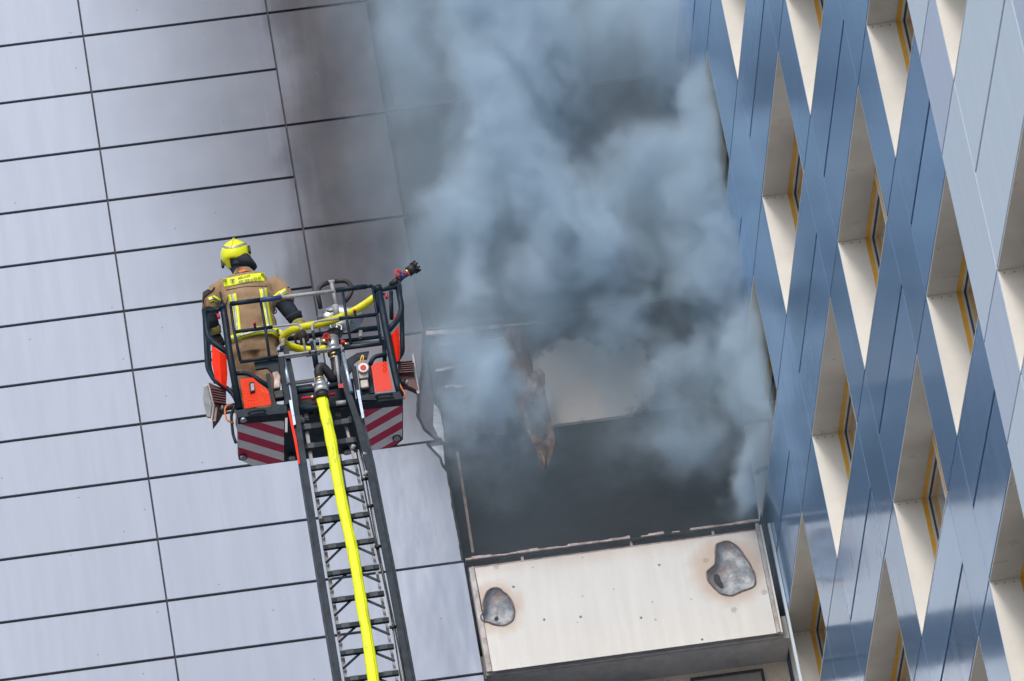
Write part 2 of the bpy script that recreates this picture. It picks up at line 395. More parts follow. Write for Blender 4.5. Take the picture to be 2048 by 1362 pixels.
# charred slot and broken sill lip above the parapet sheet
trim(BX0, BX1, rz(10)-.16, rz(10)-.02, .05, .09, M['black_soot'], 'sill_core')
b = MB()
xx = BX0-.02
while xx < BX1-.02:
    wdt = random.uniform(.03, .16); x2 = min(xx+wdt, BX1)
    hgt = random.choice([.012, .02, .026, .03, .034]); 
    if random.random() < .9: b = MB(); b.box((xx, -.05, rz(10)-.012), (x2-.001, .12, rz(10)-.012+hgt)); b.build('sill_fragment', M['burnt_edge'], gb)
    xx = x2
trim(BX0-.02, BX1-.02, rz(10)-.03, rz(10)-.013, -.03, .4, M['black_soot'], 'sill_plate')
trim(BX0+.06, BX1-.07, rz(10)-.112, rz(10)-.098, -.026, .06, M['burnt_edge'], 'sheet_fold')
for fx in (.18, .55, .83):
    xq = BX0+(BX1-BX0)*fx; trim(xq, xq+.03, rz(10)-.1, rz(10)-.03, .0, .05, M['burnt_edge'], 'bracket')

# slabs, soffits and recessed windows for each storey of the bay
mw_ = NT('perforated_beige_sheet'); p = mw_.pos()
v = mw_.n('TexVoronoi', {'Vector': p, 'Scale': 42}).outputs['Distance']
c = mw_.mix(mw_.ramp(v, .2, .3, .55, 0), (.70, .63, .56), (.30, .26, .24)); mw_.set_b(col=c, rough=.5); M['perf'] = mw_.mat
mb_ = NT('sooted_parapet'); p = mb_.pos(); o_ = mb_.xyz(p)
n1 = mb_.noise(p, 1.4, 5, .6)
c = mb_.mix(mb_.ramp(n1, .35, .65), (.014, .016, .02), (.045, .042, .045))
pc = PY(1150, 772, 0); dd = mb_.n('VectorMath', operation='DISTANCE'); mb_.set(dd.inputs[0], mb_.scale(p, (.66, 1, 1.15)))
dd.inputs[1].default_value = (pc.x*.66, pc.y, pc.z*1.15)
pm = mb_.ramp(mb_.math('ADD', dd.outputs['Value'], mb_.math('MULTIPLY', mb_.math('SUBTRACT', mb_.noise(p, 2.2, 6, .7), .5), .8)), .55, .72, 1, 0)
c = mb_.mix(pm, c, (.62, .555, .50)); mb_.set_b(col=c, rough=.75); mb_.bump(n1, .6, .04); M['sooted'] = mb_.mat
for r in range(-8, R1-2, 4):          # r = top of a parapet two rows high... parapets sit on rows 2-4, 6-8, 10-12, ...
    pass
for top in range(-6, R1-1, 4):
    bot = top+2; burnt = top < 10
    z1, z0 = rz(top), rz(bot)
    if top != 10:
        b = MB(); b.box((BX0, -.02, z0), (BX1, .05, z1)); bevel(b.build('parapet_panel', M['sooted'] if burnt else M['white_metal'], gb), .004)
        b = MB(); b.box((BX0-.01, -.035, z1+.004), (BX1, .07, z1+.035)); b.build('parapet_cap', M['cap_burnt'] if burnt else M['white_metal'], gb)
    else:
        b = MB(); b.box((BX0, .095, z0+.01), (BX1, .14, z1-.03)); b.build('parapet_backing', M['concrete'], gb)
    # slab with soffit
    b = MB(); b.box((BX0-.6 if top != 6 else BX0-.6, .06 if top != 10 else .15, z0-.0), (-.03, 2.2, z0+.28))
    b.build('floor_slab', M['black_soot'] if burnt else M['concrete'], gb)
    # recessed window band below this parapet (rows bot .. bot+2)
    if bot != 8:
        wz1, wz0 = z0-.004, rz(bot+2); yw = .72
        win = MB(); win.box((BX0-.6, yw, wz0), (-.03, yw+.05, wz1)); wo = win.build('window_band', M['black_soot'] if burnt else M['perf'], gb)
        fw = (BX1-BX0)
        for fx0, fx1 in ((.05, .30), (.36, .61), (.70, .93)):
            xx0, xx1 = BX0+fw*fx0, BX0+fw*fx1
            g_ = MB(); g_.box((xx0, yw-.02, wz0+.35), (xx1, yw-.006, wz1-.10)); g_.build('pane', M['soot_glass'] if burnt else M['glass'], wo)
            f_ = MB()
            for q in ((xx0-.03, xx0), (xx1, xx1+.03)): f_.box((q[0], yw-.035, wz0+.32), (q[1], yw-.002, wz1-.07))
            f_.box((xx0, yw-.034, wz1-.10), (xx1, yw-.003, wz1-.07)); f_.build('frame', M['gasket'], wo)
# side pier closing the bay on the left, and the fire room
b = MB(); b.box((BAYX-.028, .06, 0), (BAYX-.004, 2.2, rz(R0))); b.build('side_wall', M['black_soot'], gb)
b = MB(); x0, x1, y0, y1, z0, z1 = BAYX-.6, .6, .5, yb, rz(12)+.28, rz(8)+.0
z0r, z1r = rz(12)+.28, rz(8)-.003
b.add([(x0,y0,z0r),(x1,y0,z0r),(x1,y1,z0r),(x0,y1,z0r)], [(0,1,2,3)])
b.add([(x0,y1,z0r),(x1,y1,z0r),(x1,y1,z1r),(x0,y1,z1r)], [(0,1,2,3)])
b.add([(x0,y0,z1r),(x1,y0,z1r),(x1,y1,z1r),(x0,y1,z1r)], [(3,2,1,0)])
b.add([(x0,y0,z0r),(x0,y1,z0r),(x0,y1,z1r),(x0,y0,z1r)], [(0,1,2,3)])
b.add([(x1,y0,z0r),(x1,y1,z0r),(x1,y1,z1r),(x1,y0,z1r)], [(3,2,1,0)])
b.build('burnt_room', M['black_soot'], gb)
# guide rail left standing in the opening, charred scraps
b = MB(); b.bar(PY(915, 905, .06), PY(946, 1106, .06), .03, .03, (1,0,0)); b.build('guide_rail', simple('rusty_rail', (.16, .12, .10), .7, var=.5, scale=10), gb)
for (ax, ay, bx_, by_, w_) in ((852,668,1000,655,.05),(870,742,985,722,.035),(880,690,1010,676,.02),(890,775,1010,768,.03),(1000,655,1135,640,.03)):
    b = MB(); pts = [PY(ax+(bx_-ax)*t/8, ay+(by_-ay)*t/8+random.uniform(-2, 2), -.06) for t in range(9)]
    for q0, q1 in zip(pts, pts[1:]): b.bar(q0, q1, w_, .03, (0,0,1))
    b.build('scorched_bar', M['burnt_edge'], gb)
# torn sheets hanging out of the bay
def crumple(name, rows_px, y0, y1, mat, seed=0, label=None):
    """rows_px: list of (left, right) picture points from top to bottom"""
    nx = 6; D_ = 2; vs = []; n = (len(rows_px)-1)*D_+1
    for i in range(n):
        t = i/D_; k = min(int(t), len(rows_px)-2); f = t-k
        l = Vector(rows_px[k][0]).lerp(Vector(rows_px[k+1][0]), f); r = Vector(rows_px[k][1]).lerp(Vector(rows_px[k+1][1]), f)
        for j in range(nx):
            s_ = j/(nx-1); q = l.lerp(r, s_); y = y0+(y1-y0)*i/(n-1)
            nz = noise.noise(Vector((j*.8, i*.7, seed)))+.5*abs(noise.noise(Vector((j*1.7, i*1.2, seed+9))))
            y -= .13*nz+.05*math.sin(s_*3.1+i*.2)
            jit = 3.0 if j in (0, nx-1) or i in (0, n-1) else 1
            vs.append(PY(q.x+jit*noise.noise(Vector((i*1.7, j, seed+3))), q.y+jit*noise.noise(Vector((j*1.3, i, seed+5))), y))
    fs = [(i*nx+j, i*nx+j+1, (i+1)*nx+j+1, (i+1)*nx+j) for i in range(n-1) for j in range(nx-1)]
    b = MB(); b.add(vs, fs); o = b.build(name, mat, gb, label=label)
    md = o.modifiers.new('thick', 'SOLIDIFY'); md.thickness = .006; return o
mt = NT('torn_rusty_sheet'); p = mt.pos(); n1 = mt.noise(p, 5, 6, .65)
c = mt.mix(mt.ramp(n1, .35, .6), (.12, .075, .055), (.27, .17, .125)); c = mt.mix(mt.ramp(mt.noise(p, 9, 4), .60, .72), c, (.36, .32, .30))
mt.set_b(col=c, rough=.6, metal=.3); mt.bump(n1, .25, .02); M['torn'] = mt.mat
crumple('torn_sheet', [((1012,655),(1040,655)),((1002,700),(1045,700)),((990,745),(1060,745)),((1025,790),(1088,770)),((1040,825),(1096,815)),((1058,870),(1108,868)),((1073,902),(1111,884)),((1087,938),(1097,932))], -.12, -.42, M['torn'], 2, 'brown torn facade sheet dangling over the fire opening')
crumple('torn_sheet', [((1050,760),(1078,735)),((1048,790),(1090,748)),((1060,808),(1088,780))], -.35, -.5, M['torn'], 6)
crumple('torn_sheet', [((1036,668),(1046,668)),((1052,720),(1062,720)),((1064,760),(1070,760))], -.1, -.2, M['torn'], 8)

# ================================================================== BLUE WING
bb_ = empty('office_building', (0, 0, 0), 'blue metal clad office wing with deep white lined windows', 'building')
NW = [-.696268*K, 4.685075*K, 9.366049*K, 14.027225*K]
WWID, WH, ZT = 3.403098*K, 1.699289*K, Z0-6.477194*K
FP = 3.4*K
NE = 14.2*K+0.0         # near edge where the outer wing steps forward
def Rz(row): return ZT-FP*row           # window head height
def window_unit(parent, xp, ya, yb2, z0, z1, depth=.285):
    """opening in a facade facing -x at plane xp, y from ya (far, larger) to yb2 (near)"""
    wo = MB(); e = .012
    x0, x1 = xp+.002, xp+depth
    # lining boards: far jamb, near jamb, head, sill
    def board(mb, xa, xb_, t, mi=0):
        mb.box((xa, ya-t, z0+t), (xb_, ya, z1-t), mi); mb.box((xa, yb2, z0+t), (xb_, yb2+t, z1-t), mi)
        if mi < 9: mb.box((xa, yb2, z1-t), (xb_, ya, z1), mi)
        mb.box((xa, yb2, z0), (xb_, ya, z0+t), 0)
    board(wo, x0, x1, e, 0); w = wo.build('window', M['white_metal'], parent)
    hl = MB(); hl.box((x0+.001, yb2+e+.001, z1-e-.004), (x1-.001, ya-e-.001, z1-e-.001)); hl.build('head_shade_sheet', M['lining'], w)  # thin sheet added under the head, its colour carries the soffit shade
    FW_ = 1.43                                   # the glazed part is narrower than the recess; a lining board closes the rest
    full = yb2; yb2 = ya-FW_
    lb = MB(); lb.box((x1+.0015, full+e+.001, z0+e+.001), (x1+.02, yb2-.001, z1-e-.006)); lb.build('closing_board', M['white_metal'], w)
    def ring(mb, xa, xb_, t0, t1, n0, n1):       # frame: t0..t1 reach on far, head and sill; n0..n1 on the near side
        mb.box((xa, ya-t1, z0+t0), (xb_, ya-t0, z1-t0)); mb.box((xa, yb2+n0, z0+t0), (xb_, yb2+n1, z1-t0))
        mb.box((xa, yb2+n1+.001, z1-t1), (xb_, ya-t1-.001, z1-t0)); mb.box((xa, yb2+n1+.001, z0+t0), (xb_, ya-t1-.001, z0+t1))
    y_ = MB(); ring(y_, x1+.001, x1+.044, e, e+.004, 0, .085); y_.build('yellow_trim', M['yellow_frame'], w)
    fr = MB(); ring(fr, x1+.045, x1+.068, e, e+.010, .086, .16); fr.box((x1+.001, yb2+.086, z0+e), (x1+.044, yb2+.16, z1-e)); fr.build('frame', M['white_frame'], w)
    ga = MB(); ring(ga, x1+.069, x1+.078, e, e+.016, .13, .175); ga.build('gasket', M['gasket'], w)
    gl = MB(); gl.box((x1+.079, yb2+.1, z0+.01), (x1+.09, ya-.01, z1-.01)); gl.build('glass', M['glass'], w)
    yb2 = full
    # small fixing screws along the jamb foot seam
    sc_ = MB()
    for k in range(3):
        xq = x0+.05+k*.085; sc_.tube([(xq, ya-e-.004, z1-e-.035), (xq, ya-e+.001, z1-e-.035)], .006, 6)
    sc_.build('screw_row', M['gasket'], w)
    return w
blueplate = lambda ya, yb2, z0, z1, mat=M['blue'], xp=0., par=None: plate(par or bb_, 'panel', (xp, ya, z0), (0,-1,0), (0,0,1), ya-yb2, z1-z0, mat, th=.025, ch=.003)
g1, g2 = .012, .045
backs = MB()
ZTOP, ZBOT = Rz(-4)+1, Rz(6)
edges = []
for c_, n0 in enumerate(NW):
    far, nearn = n0, n0+WWID
    nxt = NW[c_+1] if c_+1 < len(NW) else 99
    for row in range(-4, 6):
        zt, zb = Rz(row), Rz(row)-WH; zn = Rz(row+1)
        zm = (zb+zn)/2
        ya, yb2 = -far, -nearn
        if True:
            window_unit(bb_, 0, ya, yb2, zb, zt)
            blueplate(ya-g1/2, yb2+g1/2, zm+g2/2, zb-g2/2); blueplate(ya-g1/2, yb2+g1/2, zn+g2/2, zm-g2/2)
            if nxt < 90:
                blueplate(yb2-g1/2, -nxt+g1/2, zb+g2/4, zt-g2/4); blueplate(yb2-g1/2, -nxt+g1/2, zn+g2/4, zb-g2/4)
# far strip between the first window column and the grey wing
for row in range(-4, 6):
    blueplate(.95, -NW[0]+g1/2, Rz(row)-WH+g2/4, Rz(row)-g2/4); blueplate(.95, -NW[0]+g1/2, Rz(row+1)+g2/4, Rz(row)-WH-g2/4)
# carcass behind the plates: piers and spandrels, leaving the openings
def carcass(par, xp, cols, yfar, ynear, wh, ztf, rows, deep=.5):
    b = MB(); cuts = [yfar]+[v for c2 in cols for v in (-c2, -(c2+WWID))]+[ynear]
    for i in range(0, len(cuts)-1, 2):
        b.box((xp+.027, cuts[i+1], ztf(rows[1])), (xp+deep, cuts[i], ztf(rows[0])))
    for c2 in cols:
        for row in range(rows[0], rows[1]):
            b.box((xp+.027, -c2, ztf(row+1)), (xp+deep, -(c2+WWID), ztf(row)-wh))
    b.box((xp+deep+.01, ynear, 0), (xp+deep+12, yfar, ztf(rows[0])))
    b.build('wall', M['dark_gap'], par)
carcass(bb_, 0, NW, .95, -(NW[-1]+WWID+.5), WH, Rz, (-4, 6))
# corner trims beside the fire bay
b = MB(); b.box((-.035, .02, ZBOT), (-.004, .075, rz(10)-.02)); b.build('corner_trim', M['lightblue'], bb_)
# protruding scrap by the opening
b = MB(); b.prism([PY(x_, y_, -.05) for x_, y_ in ((1506,946),(1518,934),(1537,931),(1536,938),(1524,940),(1514,948))], (0, .02, 0)); b.build('charred_scrap', M['black_soot'], gb)
b = MB(); b.prism([PY(x_, y_, .0) for x_, y_ in ((1508,950),(1516,944),(1530,940),(1527,975),(1523,1010),(1519,1046))], (0, .012, 0)); b.build('bent_white_sheet', M['white_metal'], gb)

# outer wing, stepped forward, paler panels
XW = -.36*K
def edge_n():      # outer edge from the picture: a vertical line through (1883,308)
    d = ray(1883, 308); q = CAM + d*((XW-CAM.x)/d.x); return q
q = edge_n(); YE = q.y
def PX(px, py, x):
    d = ray(px, py); return CAM+d*((x-CAM.x)/d.x)
a1 = PX(1907.6, 159, XW); a2 = PX(1994, 540, XW); a3 = PX(2041, 747, XW)
FAR2 = (a1.y+a2.y+a3.y)/3; ZB2, ZT2 = a1.z, a2.z; WH2 = a2.z-a3.z; FP2 = ZB2-a3.z
wb = empty('office_building', (XW, YE, 0), 'paler blue stair wing standing forward at the right edge of the picture', 'building')
def Rz2(row): return ZT2-FP2*row
NW2 = [-FAR2, -FAR2+4.66*K]
for row in range(-4, 4):
    zt, zb, zn = Rz2(row), Rz2(row)-WH2, Rz2(row+1); zm = (zb+zn)/2
    for i, n0 in enumerate(NW2):
        ya, yb2 = -n0, -n0-WWID; prev = YE if i == 0 else -NW2[0]-WWID
        window_unit(wb, XW, ya, yb2, zb, zt)
        blueplate(ya-g1/2, yb2+g1/2, zm+.02, zb-g2/2, M['lightblue'], XW, wb); blueplate(ya-g1/2, yb2+g1/2, zn+g2/2, zm-.02, M['lightblue'], XW, wb)
        blueplate(prev-g1/2, ya+g1/2, zb+.012, zt-.012, M['lightblue'], XW, wb); blueplate(prev-g1/2, ya+g1/2, zn+.012, zb-.012, M['lightblue'], XW, wb)
b = MB(); cuts = [YE-.01, -NW2[0], -NW2[0]-WWID, -NW2[1], -NW2[1]-WWID, -NW2[1]-WWID-2]
for i in (0, 2, 4): b.box((XW+.027, cuts[i+1], Rz2(4)), (XW+.3, cuts[i], Rz2(-4)))
for n0 in NW2:
    for row in range(-4, 4): b.box((XW+.027, -n0, Rz2(row+1)), (XW+.3, -n0-WWID, Rz2(row)-WH2))
b.box((XW+.46, cuts[-1], 0), (XW+9, YE-.02, Rz2(-4)))
b.build('wall', M['dark_gap'], wb)
STR_L, STR_R = .1, .1
SM_COL = (.735, .875, .985, 1); SM_D = 4.4
SMOKE = [  # picture x, y, depth, radii in picture units, strength (negative: a clearing)
 (1010,20,-.9,120,160,1.0),(960,240,-.9,70,170,.8),(1080,150,-1.0,90,170,1.1),(1030,340,-1.,100,120,.8),(1130,440,-1.1,110,130,1.0),(1210,60,-.8,90,90,.4),
 (1350,90,-.9,80,140,.75),(1310,370,-1.0,110,90,.85),(1200,500,-1.1,100,80,.8),(1400,530,-1.1,90,140,1.5),(1430,270,-1.2,70,110,.9),
 (930,470,-.8,70,80,.7),(1080,590,-.8,90,50,.45),(950,640,-.6,40,110,1.0),(985,790,-.5,45,110,.9),(940,870,-.4,70,55,.4),
 (1230,650,-.7,80,50,.5),(1250,730,-.6,90,60,.3),(1350,800,-.5,100,45,.5),(1440,730,-.7,80,90,.8),(1485,975,-.35,36,36,.9),(1400,880,-.4,80,55,.35),
 (810,200,-.5,55,240,.13),(800,30,-.6,70,140,.18),(850,560,-.4,70,160,.18),(1075,850,-.7,45,70,.25),(1010,900,-.4,90,70,.3),(1300,920,-.3,160,60,.14),(900,760,-.3,60,110,.18),(1510,780,-1.4,60,160,.75),(1440,400,-1.5,60,260,.55),
 (1240,220,-1.,80,80,-.45),(1370,660,-.9,90,60,-.45),(870,600,-.6,70,90,-.3),(1120,740,-.5,90,60,-.15),(1180,870,-.4,150,60,-.25),(820,330,-.7,60,110,-.3),(1190,320,-.9,70,50,-.3)]
# ================================================================== AERIAL LADDER
DC = 52.1
pc0 = CAM + ray(640, 700)*(DC/FPX)
YN = pc0.y                                  # near side of the rescue cage
M['dark_steel'] = simple('dark_blue_grey_paint', (.007, .020, .036), .5, var=.35, scale=7, bump=.08, spec=.28)
M['alu'] = simple('bare_aluminium', (.36, .38, .41), .5, metal=.0, var=.15, scale=12)
M['grip'] = simple('worn_rung_grip', (.03, .048, .065), .5, var=.25, scale=15)
M['blue_strut'] = simple('pale_blue_gas_strut', (.42, .52, .66), .3, metal=.5)
M['red_glow'] = simple('fluorescent_red_plate', (1.0, .035, .008), .6, var=.06, spec=.2)
M['red'] = simple('signal_red_plastic', (.55, .02, .04), .4)
M['rubber'] = simple('black_rubber', (.018, .02, .024), .55, var=.3, scale=10)
M['brass'] = simple('brass_fitting', (.52, .42, .24), .3, metal=.9)
M['silver'] = simple('cast_aluminium', (.50, .53, .56), .35, metal=.75, var=.2, scale=14)
M['orange_cable'] = simple('orange_cable', (.75, .20, .05), .5)
hm = NT('neon_yellow_hose'); p = hm.pos(); n1 = hm.noise(hm.scale(p, (14, 14, 3)), 1, 5, .65)
c = hm.mix(hm.ramp(n1, .50, .70, 0, .7), (.84, .96, .006), (.36, .38, .03))
hm.set_b(col=c, rough=.55); hm.bump(hm.noise(p, 60, 3), .3, .004); M['hose'] = hm.mat
M['hose2'] = simple('yellow_fire_hose', (.92, .86, .02), .5, var=.15, scale=14)

LEAN = .22; zL = PY(640, 860, YN-.1).z; p0L = Vector((0, YN-.10, zL)); nL = Vector((0, -1, LEAN)).normalized()
def PLd(px, py, off=0.0): return PP(px, py, p0L - nL*off, nL)
lad = empty('aerial_ladder', PLd(705, 1362), 'dark lattice turntable ladder with rungs rising to the firefighter\'s cage', 'ladder')
def interp(pts, y):
    for (x0, y0), (x1, y1) in zip(pts, pts[1:]):
        if y <= y1 or (x1, y1) == pts[-1]: return x0+(x1-x0)*(y-y0)/(y1-y0)
LR_out = [(566,715),(577,766),(588,854),(602,944),(636,1160),(669,1362)]
RR_out = [(686,697),(702,775),(725,841),(750,940),(791,1150),(830,1362)]
def rail(side, mat, w, off, name, ys, dx=0, dp=.07):
    b = MB(); src = LR_out if side < 0 else RR_out
    for y0, y1 in zip(ys, ys[1:]):
        a = PLd(interp(src, y0)+dx, y0, off); c = PLd(interp(src, y1)+dx, y1, off)
        b.bar(a, c, w, dp, (1,0,0))
    return b.build(name, mat, lad)
ys = [700, 775, 850, 944, 1160, 1362, 1500]
ys2 = [850, 944, 1160, 1362, 1500]
rail(-1, M['dark_steel'], .044, 0, 'side_rail', ys, 9); rail(1, M['dark_steel'], .052, 0, 'side_rail', ys, -11)
rail(-1, M['dark_steel'], .03, .10, 'lower_chord', ys2, 2, .25)
rail(-1, M['alu'], .03, .12, 'inner_chord', ys2, 24, .03); rail(1, M['alu'], .022, .14, 'inner_chord', ys2, -36, .03)
rail(1, M['dark_steel'], .03, .12, 'lower_chord', ys2, -4, .25)
b = MB(); 
for dx, rr_, mt_ in ((-27, .007, 'rubber'), (-24, .006, 'alu'), (-22, .007, 'rubber')):
    b = MB(); b.tube([PLd(interp(RR_out, y)+dx+2.2*math.sin(y*.013+dx), y, .05) for y in range(900, 1500, 25)], rr_, 6); b.build('cable', M[mt_], lad)
for yy in (958, 1012, 1093, 1254): 
    b = MB(); q = PLd(interp(RR_out, yy)-24, yy, .03); b.tube([q-Vector((.03,0,0)), q+Vector((.03,0,0))], .014, 8); b.build('cable_clamp', M['rubber'], lad)
# rungs with K braces
def inner(y):  return interp(LR_out, y)+21, interp(RR_out, y)-34
ry = [935.5+52.9*k for k in range(10)]
for k, y in enumerate(ry):
    xl, xr = inner(y); yl, yr = y+2, y-13
    A, B = PLd(xl, yl, .05), PLd(xr+2, yr, .05)
    b = MB(); b.bar(A, B, .038, .038, (0,0,1)); rg = b.build('rung', M['dark_steel'], lad)
    for t0, t1 in ((.10, .25), (.72, .88)):
        g_ = MB(); g_.bar(A.lerp(B, t0)+Vector((0,-.003,0)), A.lerp(B, t1)+Vector((0,-.003,0)), .040, .040, (0,0,1)); g_.build('grip', M['grip'], rg)
    xm = (xl+xr)/2
    for s_, (ex, ey) in ((-1, (interp(LR_out, y+31)+22, y+31)), (1, (interp(RR_out, y+14)-33, y+16))):
        b = MB(); b.bar(PLd(xm+s_*8, y-4, .07), PLd(ex, ey, .07), .017, .02, (0,0,1)); b.build('brace', M['dark_steel'], lad)
# rungs inside the head, in the shade below the cage
for y, off in ((893, .08), (855, .08), (823, .1)):
    xl, xr = interp(LR_out, y)+16, interp(RR_out, y)-26
    b = MB(); A, B = PLd(xl, y+2, off), PLd(xr, y-12, off); b.bar(A, B, .045, .045, (0,0,1)); rg = b.build('rung', M['dark_steel'], lad)
    for t0, t1 in ((.05, .18), (.8, .95)):
        g_ = MB(); g_.bar(A.lerp(B, t0)+Vector((0,-.003,0)), A.lerp(B, t1)+Vector((0,-.003,0)), .047, .047, (0,0,1)); g_.build('grip', M['grip'], rg)
b = MB(); b.prism([PLd(*q, -.03) for q in ((576,824),(580,823),(593,880),(600,928),(597,930),(588,880))], nL*.01); b.build('red_marking', M['red_glow'], lad)
b = MB(); b.prism([PLd(*q, -.045) for q in ((578,802),(584,801),(592,850),(587,852))], nL*.01); b.build('reflector', M['blue_strut'], lad)
b = MB(); b.prism([PLd(*q, -.045) for q in ((713,782),(719,781),(729,836),(724,838))], nL*.01); b.build('reflector', M['blue_strut'], lad)
for a_, c_ in (((568,720),(578,768)), ((686,707),(703,784))):
    b = MB(); b.tube([PLd(*a_, -.05), PLd(*c_, -.05)], .016, 10); b.build('gas_strut', M['blue_strut'], lad)
for (x_, y_) in ((748, 952), (745, 915), (722, 900)):
    b = MB(); q = PLd(x_-18, y_, .0); b.tube([q, q+Vector((.02, -.03, .03))], .018, 8); b.build('lock_bolt', M['alu'], lad)

# ================================================================== RESCUE CAGE
cage = empty('rescue_cage', PY(640, 830, YN), 'dark tubular rescue cage with red reflectors and striped underside on the ladder tip', 'rescue cage')
def N(px, py, dy=0.): return PY(px, py, YN+dy)
def T(name, pts, r, mat='dark_steel', dy=0., n=10, par=None):
    P_ = [N(q[0], q[1], q[2] if len(q) > 2 else dy) for q in pts]
    if len(P_) > 2:   # round the corners
        out = [P_[0]]
        for i in range(1, len(P_)-1):
            a, c, d = P_[i-1], P_[i], P_[i+1]; w = min(.06, (c-a).length*.45, (d-c).length*.45)
            s0 = c+(a-c).normalized()*w; s1 = c+(d-c).normalized()*w
            for t in (0, .33, .67, 1): out.append((s0*(1-t)+c*t)*(1-t)+(c*(1-t)+s1*t)*t)
        P_ = out+[P_[-1]]
    b = MB(); b.tube(P_, r, n); return b.build(name, M[mat], par or cage)
def poly(name, pts, mat, dy=0., th=.02, par=None, bev=0):
    b = MB(); b.prism([N(q[0], q[1], dy) for q in pts], (0, th, 0)); o = b.build(name, M[mat], par or cage)
    return bevel(o, bev) if bev else o
# near guard rail
T('top_rail', [(460,608),(521,600)], .021); T('grip_sleeve', [(520,600.5),(563,595)], .022, 'navy') if 'navy' in M else None
M['navy'] = simple('dark_blue_sleeve', (.03, .06, .22), .5)
T('grip_sleeve', [(520,600.5),(563,595)], .022, 'navy')
T('top_rail', [(562,595),(668,582)], .017, 'alu'); T('top_rail', [(671,580.5),(733,573)], .022); T('top_rail', [(731,573),(745,572)], .016)
for q in ([(461,608),(468,662),(481,722)], [(521,600),(531,657),(539,716)], [(685,580),(692.5,632),(702,688)], [(745,572),(754,630),(762,686)]):
    T('guard_post', q, .0125)
T('mid_rail', [(469,664),(545,654)], .016); T('mid_rail', [(544,654),(601,647),(611,703)], .010, 'alu')
T('mid_rail', [(632,702),(622.5,644.5),(679,637)], .010, 'alu'); T('mid_rail', [(678,637),(755,629)], .016)
T('sleeve', [(604,660),(607,677)], .013, 'rubber'); T('sleeve', [(625.5,662),(628.5,680)], .013, 'rubber')
T('lower_rail', [(480,724),(556,713)], .015); T('lower_rail', [(556,713),(681,695)], .010, 'alu'); T('lower_rail', [(688,697),(764,687)], .017)
T('lower_rail', [(560,716.5),(640,705)], .014, 'alu', .02)
for (kx, ky) in ((509, 645), (709, 620)):
    T('knob', [(kx, ky), (kx+.5, ky+4)], .014, 'red', -.02); T('knob_stem', [(kx, ky+4), (kx+2, ky+12)], .011, 'dark_steel', -.01)
for (kx, ky) in ((436, 628), (772, 588)):
    T('knob', [(kx, ky), (kx+2, ky+9)], .013, 'red', -.02); T('knob_stem', [(kx-6, ky-1), (kx, ky+2)], .009, 'dark_steel', .0)
# side frames
T('side_frame', [(446,614),(451,645),(458,700),(479,818)], .030); T('frame_cap', [(444,610),(446,619)], .034)
T('side_frame', [(409,619,.15),(414,666,.15),(421,681,.12),(458,707,.02)], .026); T('side_frame', [(408,623,.16),(446,618,.0)], .017)
T('side_frame', [(409,622,.3),(413,702,.3),(415,737,.25),(428,760,.15),(463,783,.05),(476,806,0)], .021)
T('side_frame', [(418,652,.5),(420,735,.45),(430,765,.3)], .014)
T('side_frame', [(757,577),(772,658),(792,756),(801,792)], .031); T('frame_cap', [(755,573),(758,583)], .036)
T('side_frame', [(795,570,.12),(804,618,.12),(797,638,.1),(777,661,.02)], .025); T('side_frame', [(760,580,0),(796,574,.12)], .018)
T('side_frame', [(803,614,.3),(805,700,.3),(804,706,.28),(789,729,.1)], .021); T('side_frame', [(782,583,.35),(783,638,.35)], .018)
T('side_frame', [(473,747),(493,746),(508,753),(538,774)], .020); T('side_frame', [(740,729),(748,713),(774,709)], .020)
T('side_frame', [(752,585,.02),(756,625,.02)], .012); T('side_frame', [(768,680,.05),(770,745,.05)], .018)
# side reflectors: folded red plates with a ridge
def reflector(pts_l, pts_r, ridge, dy, name='side_reflector'):
    b = MB(); n = len(pts_l)
    vs = [N(*q, dy) for q in pts_l]+[N(*q, dy-.05) for q in ridge]+[N(*q, dy-.01) for q in pts_r]
    b.add(vs, [(i, i+1, n+i+1, n+i) for i in range(n-1)]+[(n+i, n+i+1, 2*n+i+1, 2*n+i) for i in range(n-1)])
    o = b.build(name, M['red_glow'], cage); md = o.modifiers.new('t', 'SOLIDIFY'); md.thickness = .008; return o
reflector([(424,691),(424,728),(430,757)], [(453,711),(455,748),(453,776)], [(439,702),(441,740),(443,768)], .05)
reflector([(779,673),(783,700),(789,728)], [(797,652),(800,690),(800,716)], [(789,662),(793,694),(796,722)], .05)
poly('side_reflector', [(788,633),(792,628),(796,631),(790,645),(787,646)], 'red_glow', .2, .02)
poly('side_reflector', [(464,755),(469,757),(474,806),(468,802)], 'red_glow', .05, .02)
poly('reflector_edge', [(421,690),(424,689),(424,702),(421,701)], 'alu', .045, .02)
# perforated fluorescent corner plates
pm_ = NT('perforated_fluorescent_mesh'); p = pm_.pos(); o_ = pm_.xyz(p)
def hexdots(m, x, z, per, rad):
    out = None
    for ox in (0., .5):
        fx = m.math('SUBTRACT', m.math('FRACT', m.math('ADD', m.math('DIVIDE', x, per), ox)), .5)
        fz = m.math('SUBTRACT', m.math('FRACT', m.math('ADD', m.math('DIVIDE', z, per*1.732), ox)), .5)
        d = m.math('SQRT', m.math('ADD', m.math('MULTIPLY', fx, fx), m.math('MULTIPLY', m.math('MULTIPLY', fz, fz), 3.)))
        out = d if out is None else m.math('MINIMUM', out, d)
    return m.math('LESS_THAN', out, rad)
dots = hexdots(pm_, o_[0], o_[2], .022, .25)
pm_.set_b(col=(1.0, .05, .01), rough=.6, spec=.2)
tr = pm_.n('BsdfTransparent'); mx = pm_.n('MixShader'); pm_.set(mx.inputs[0], dots); pm_.set(mx.inputs[1], pm_.b.outputs[0]); pm_.set(mx.inputs[2], tr.outputs[0])
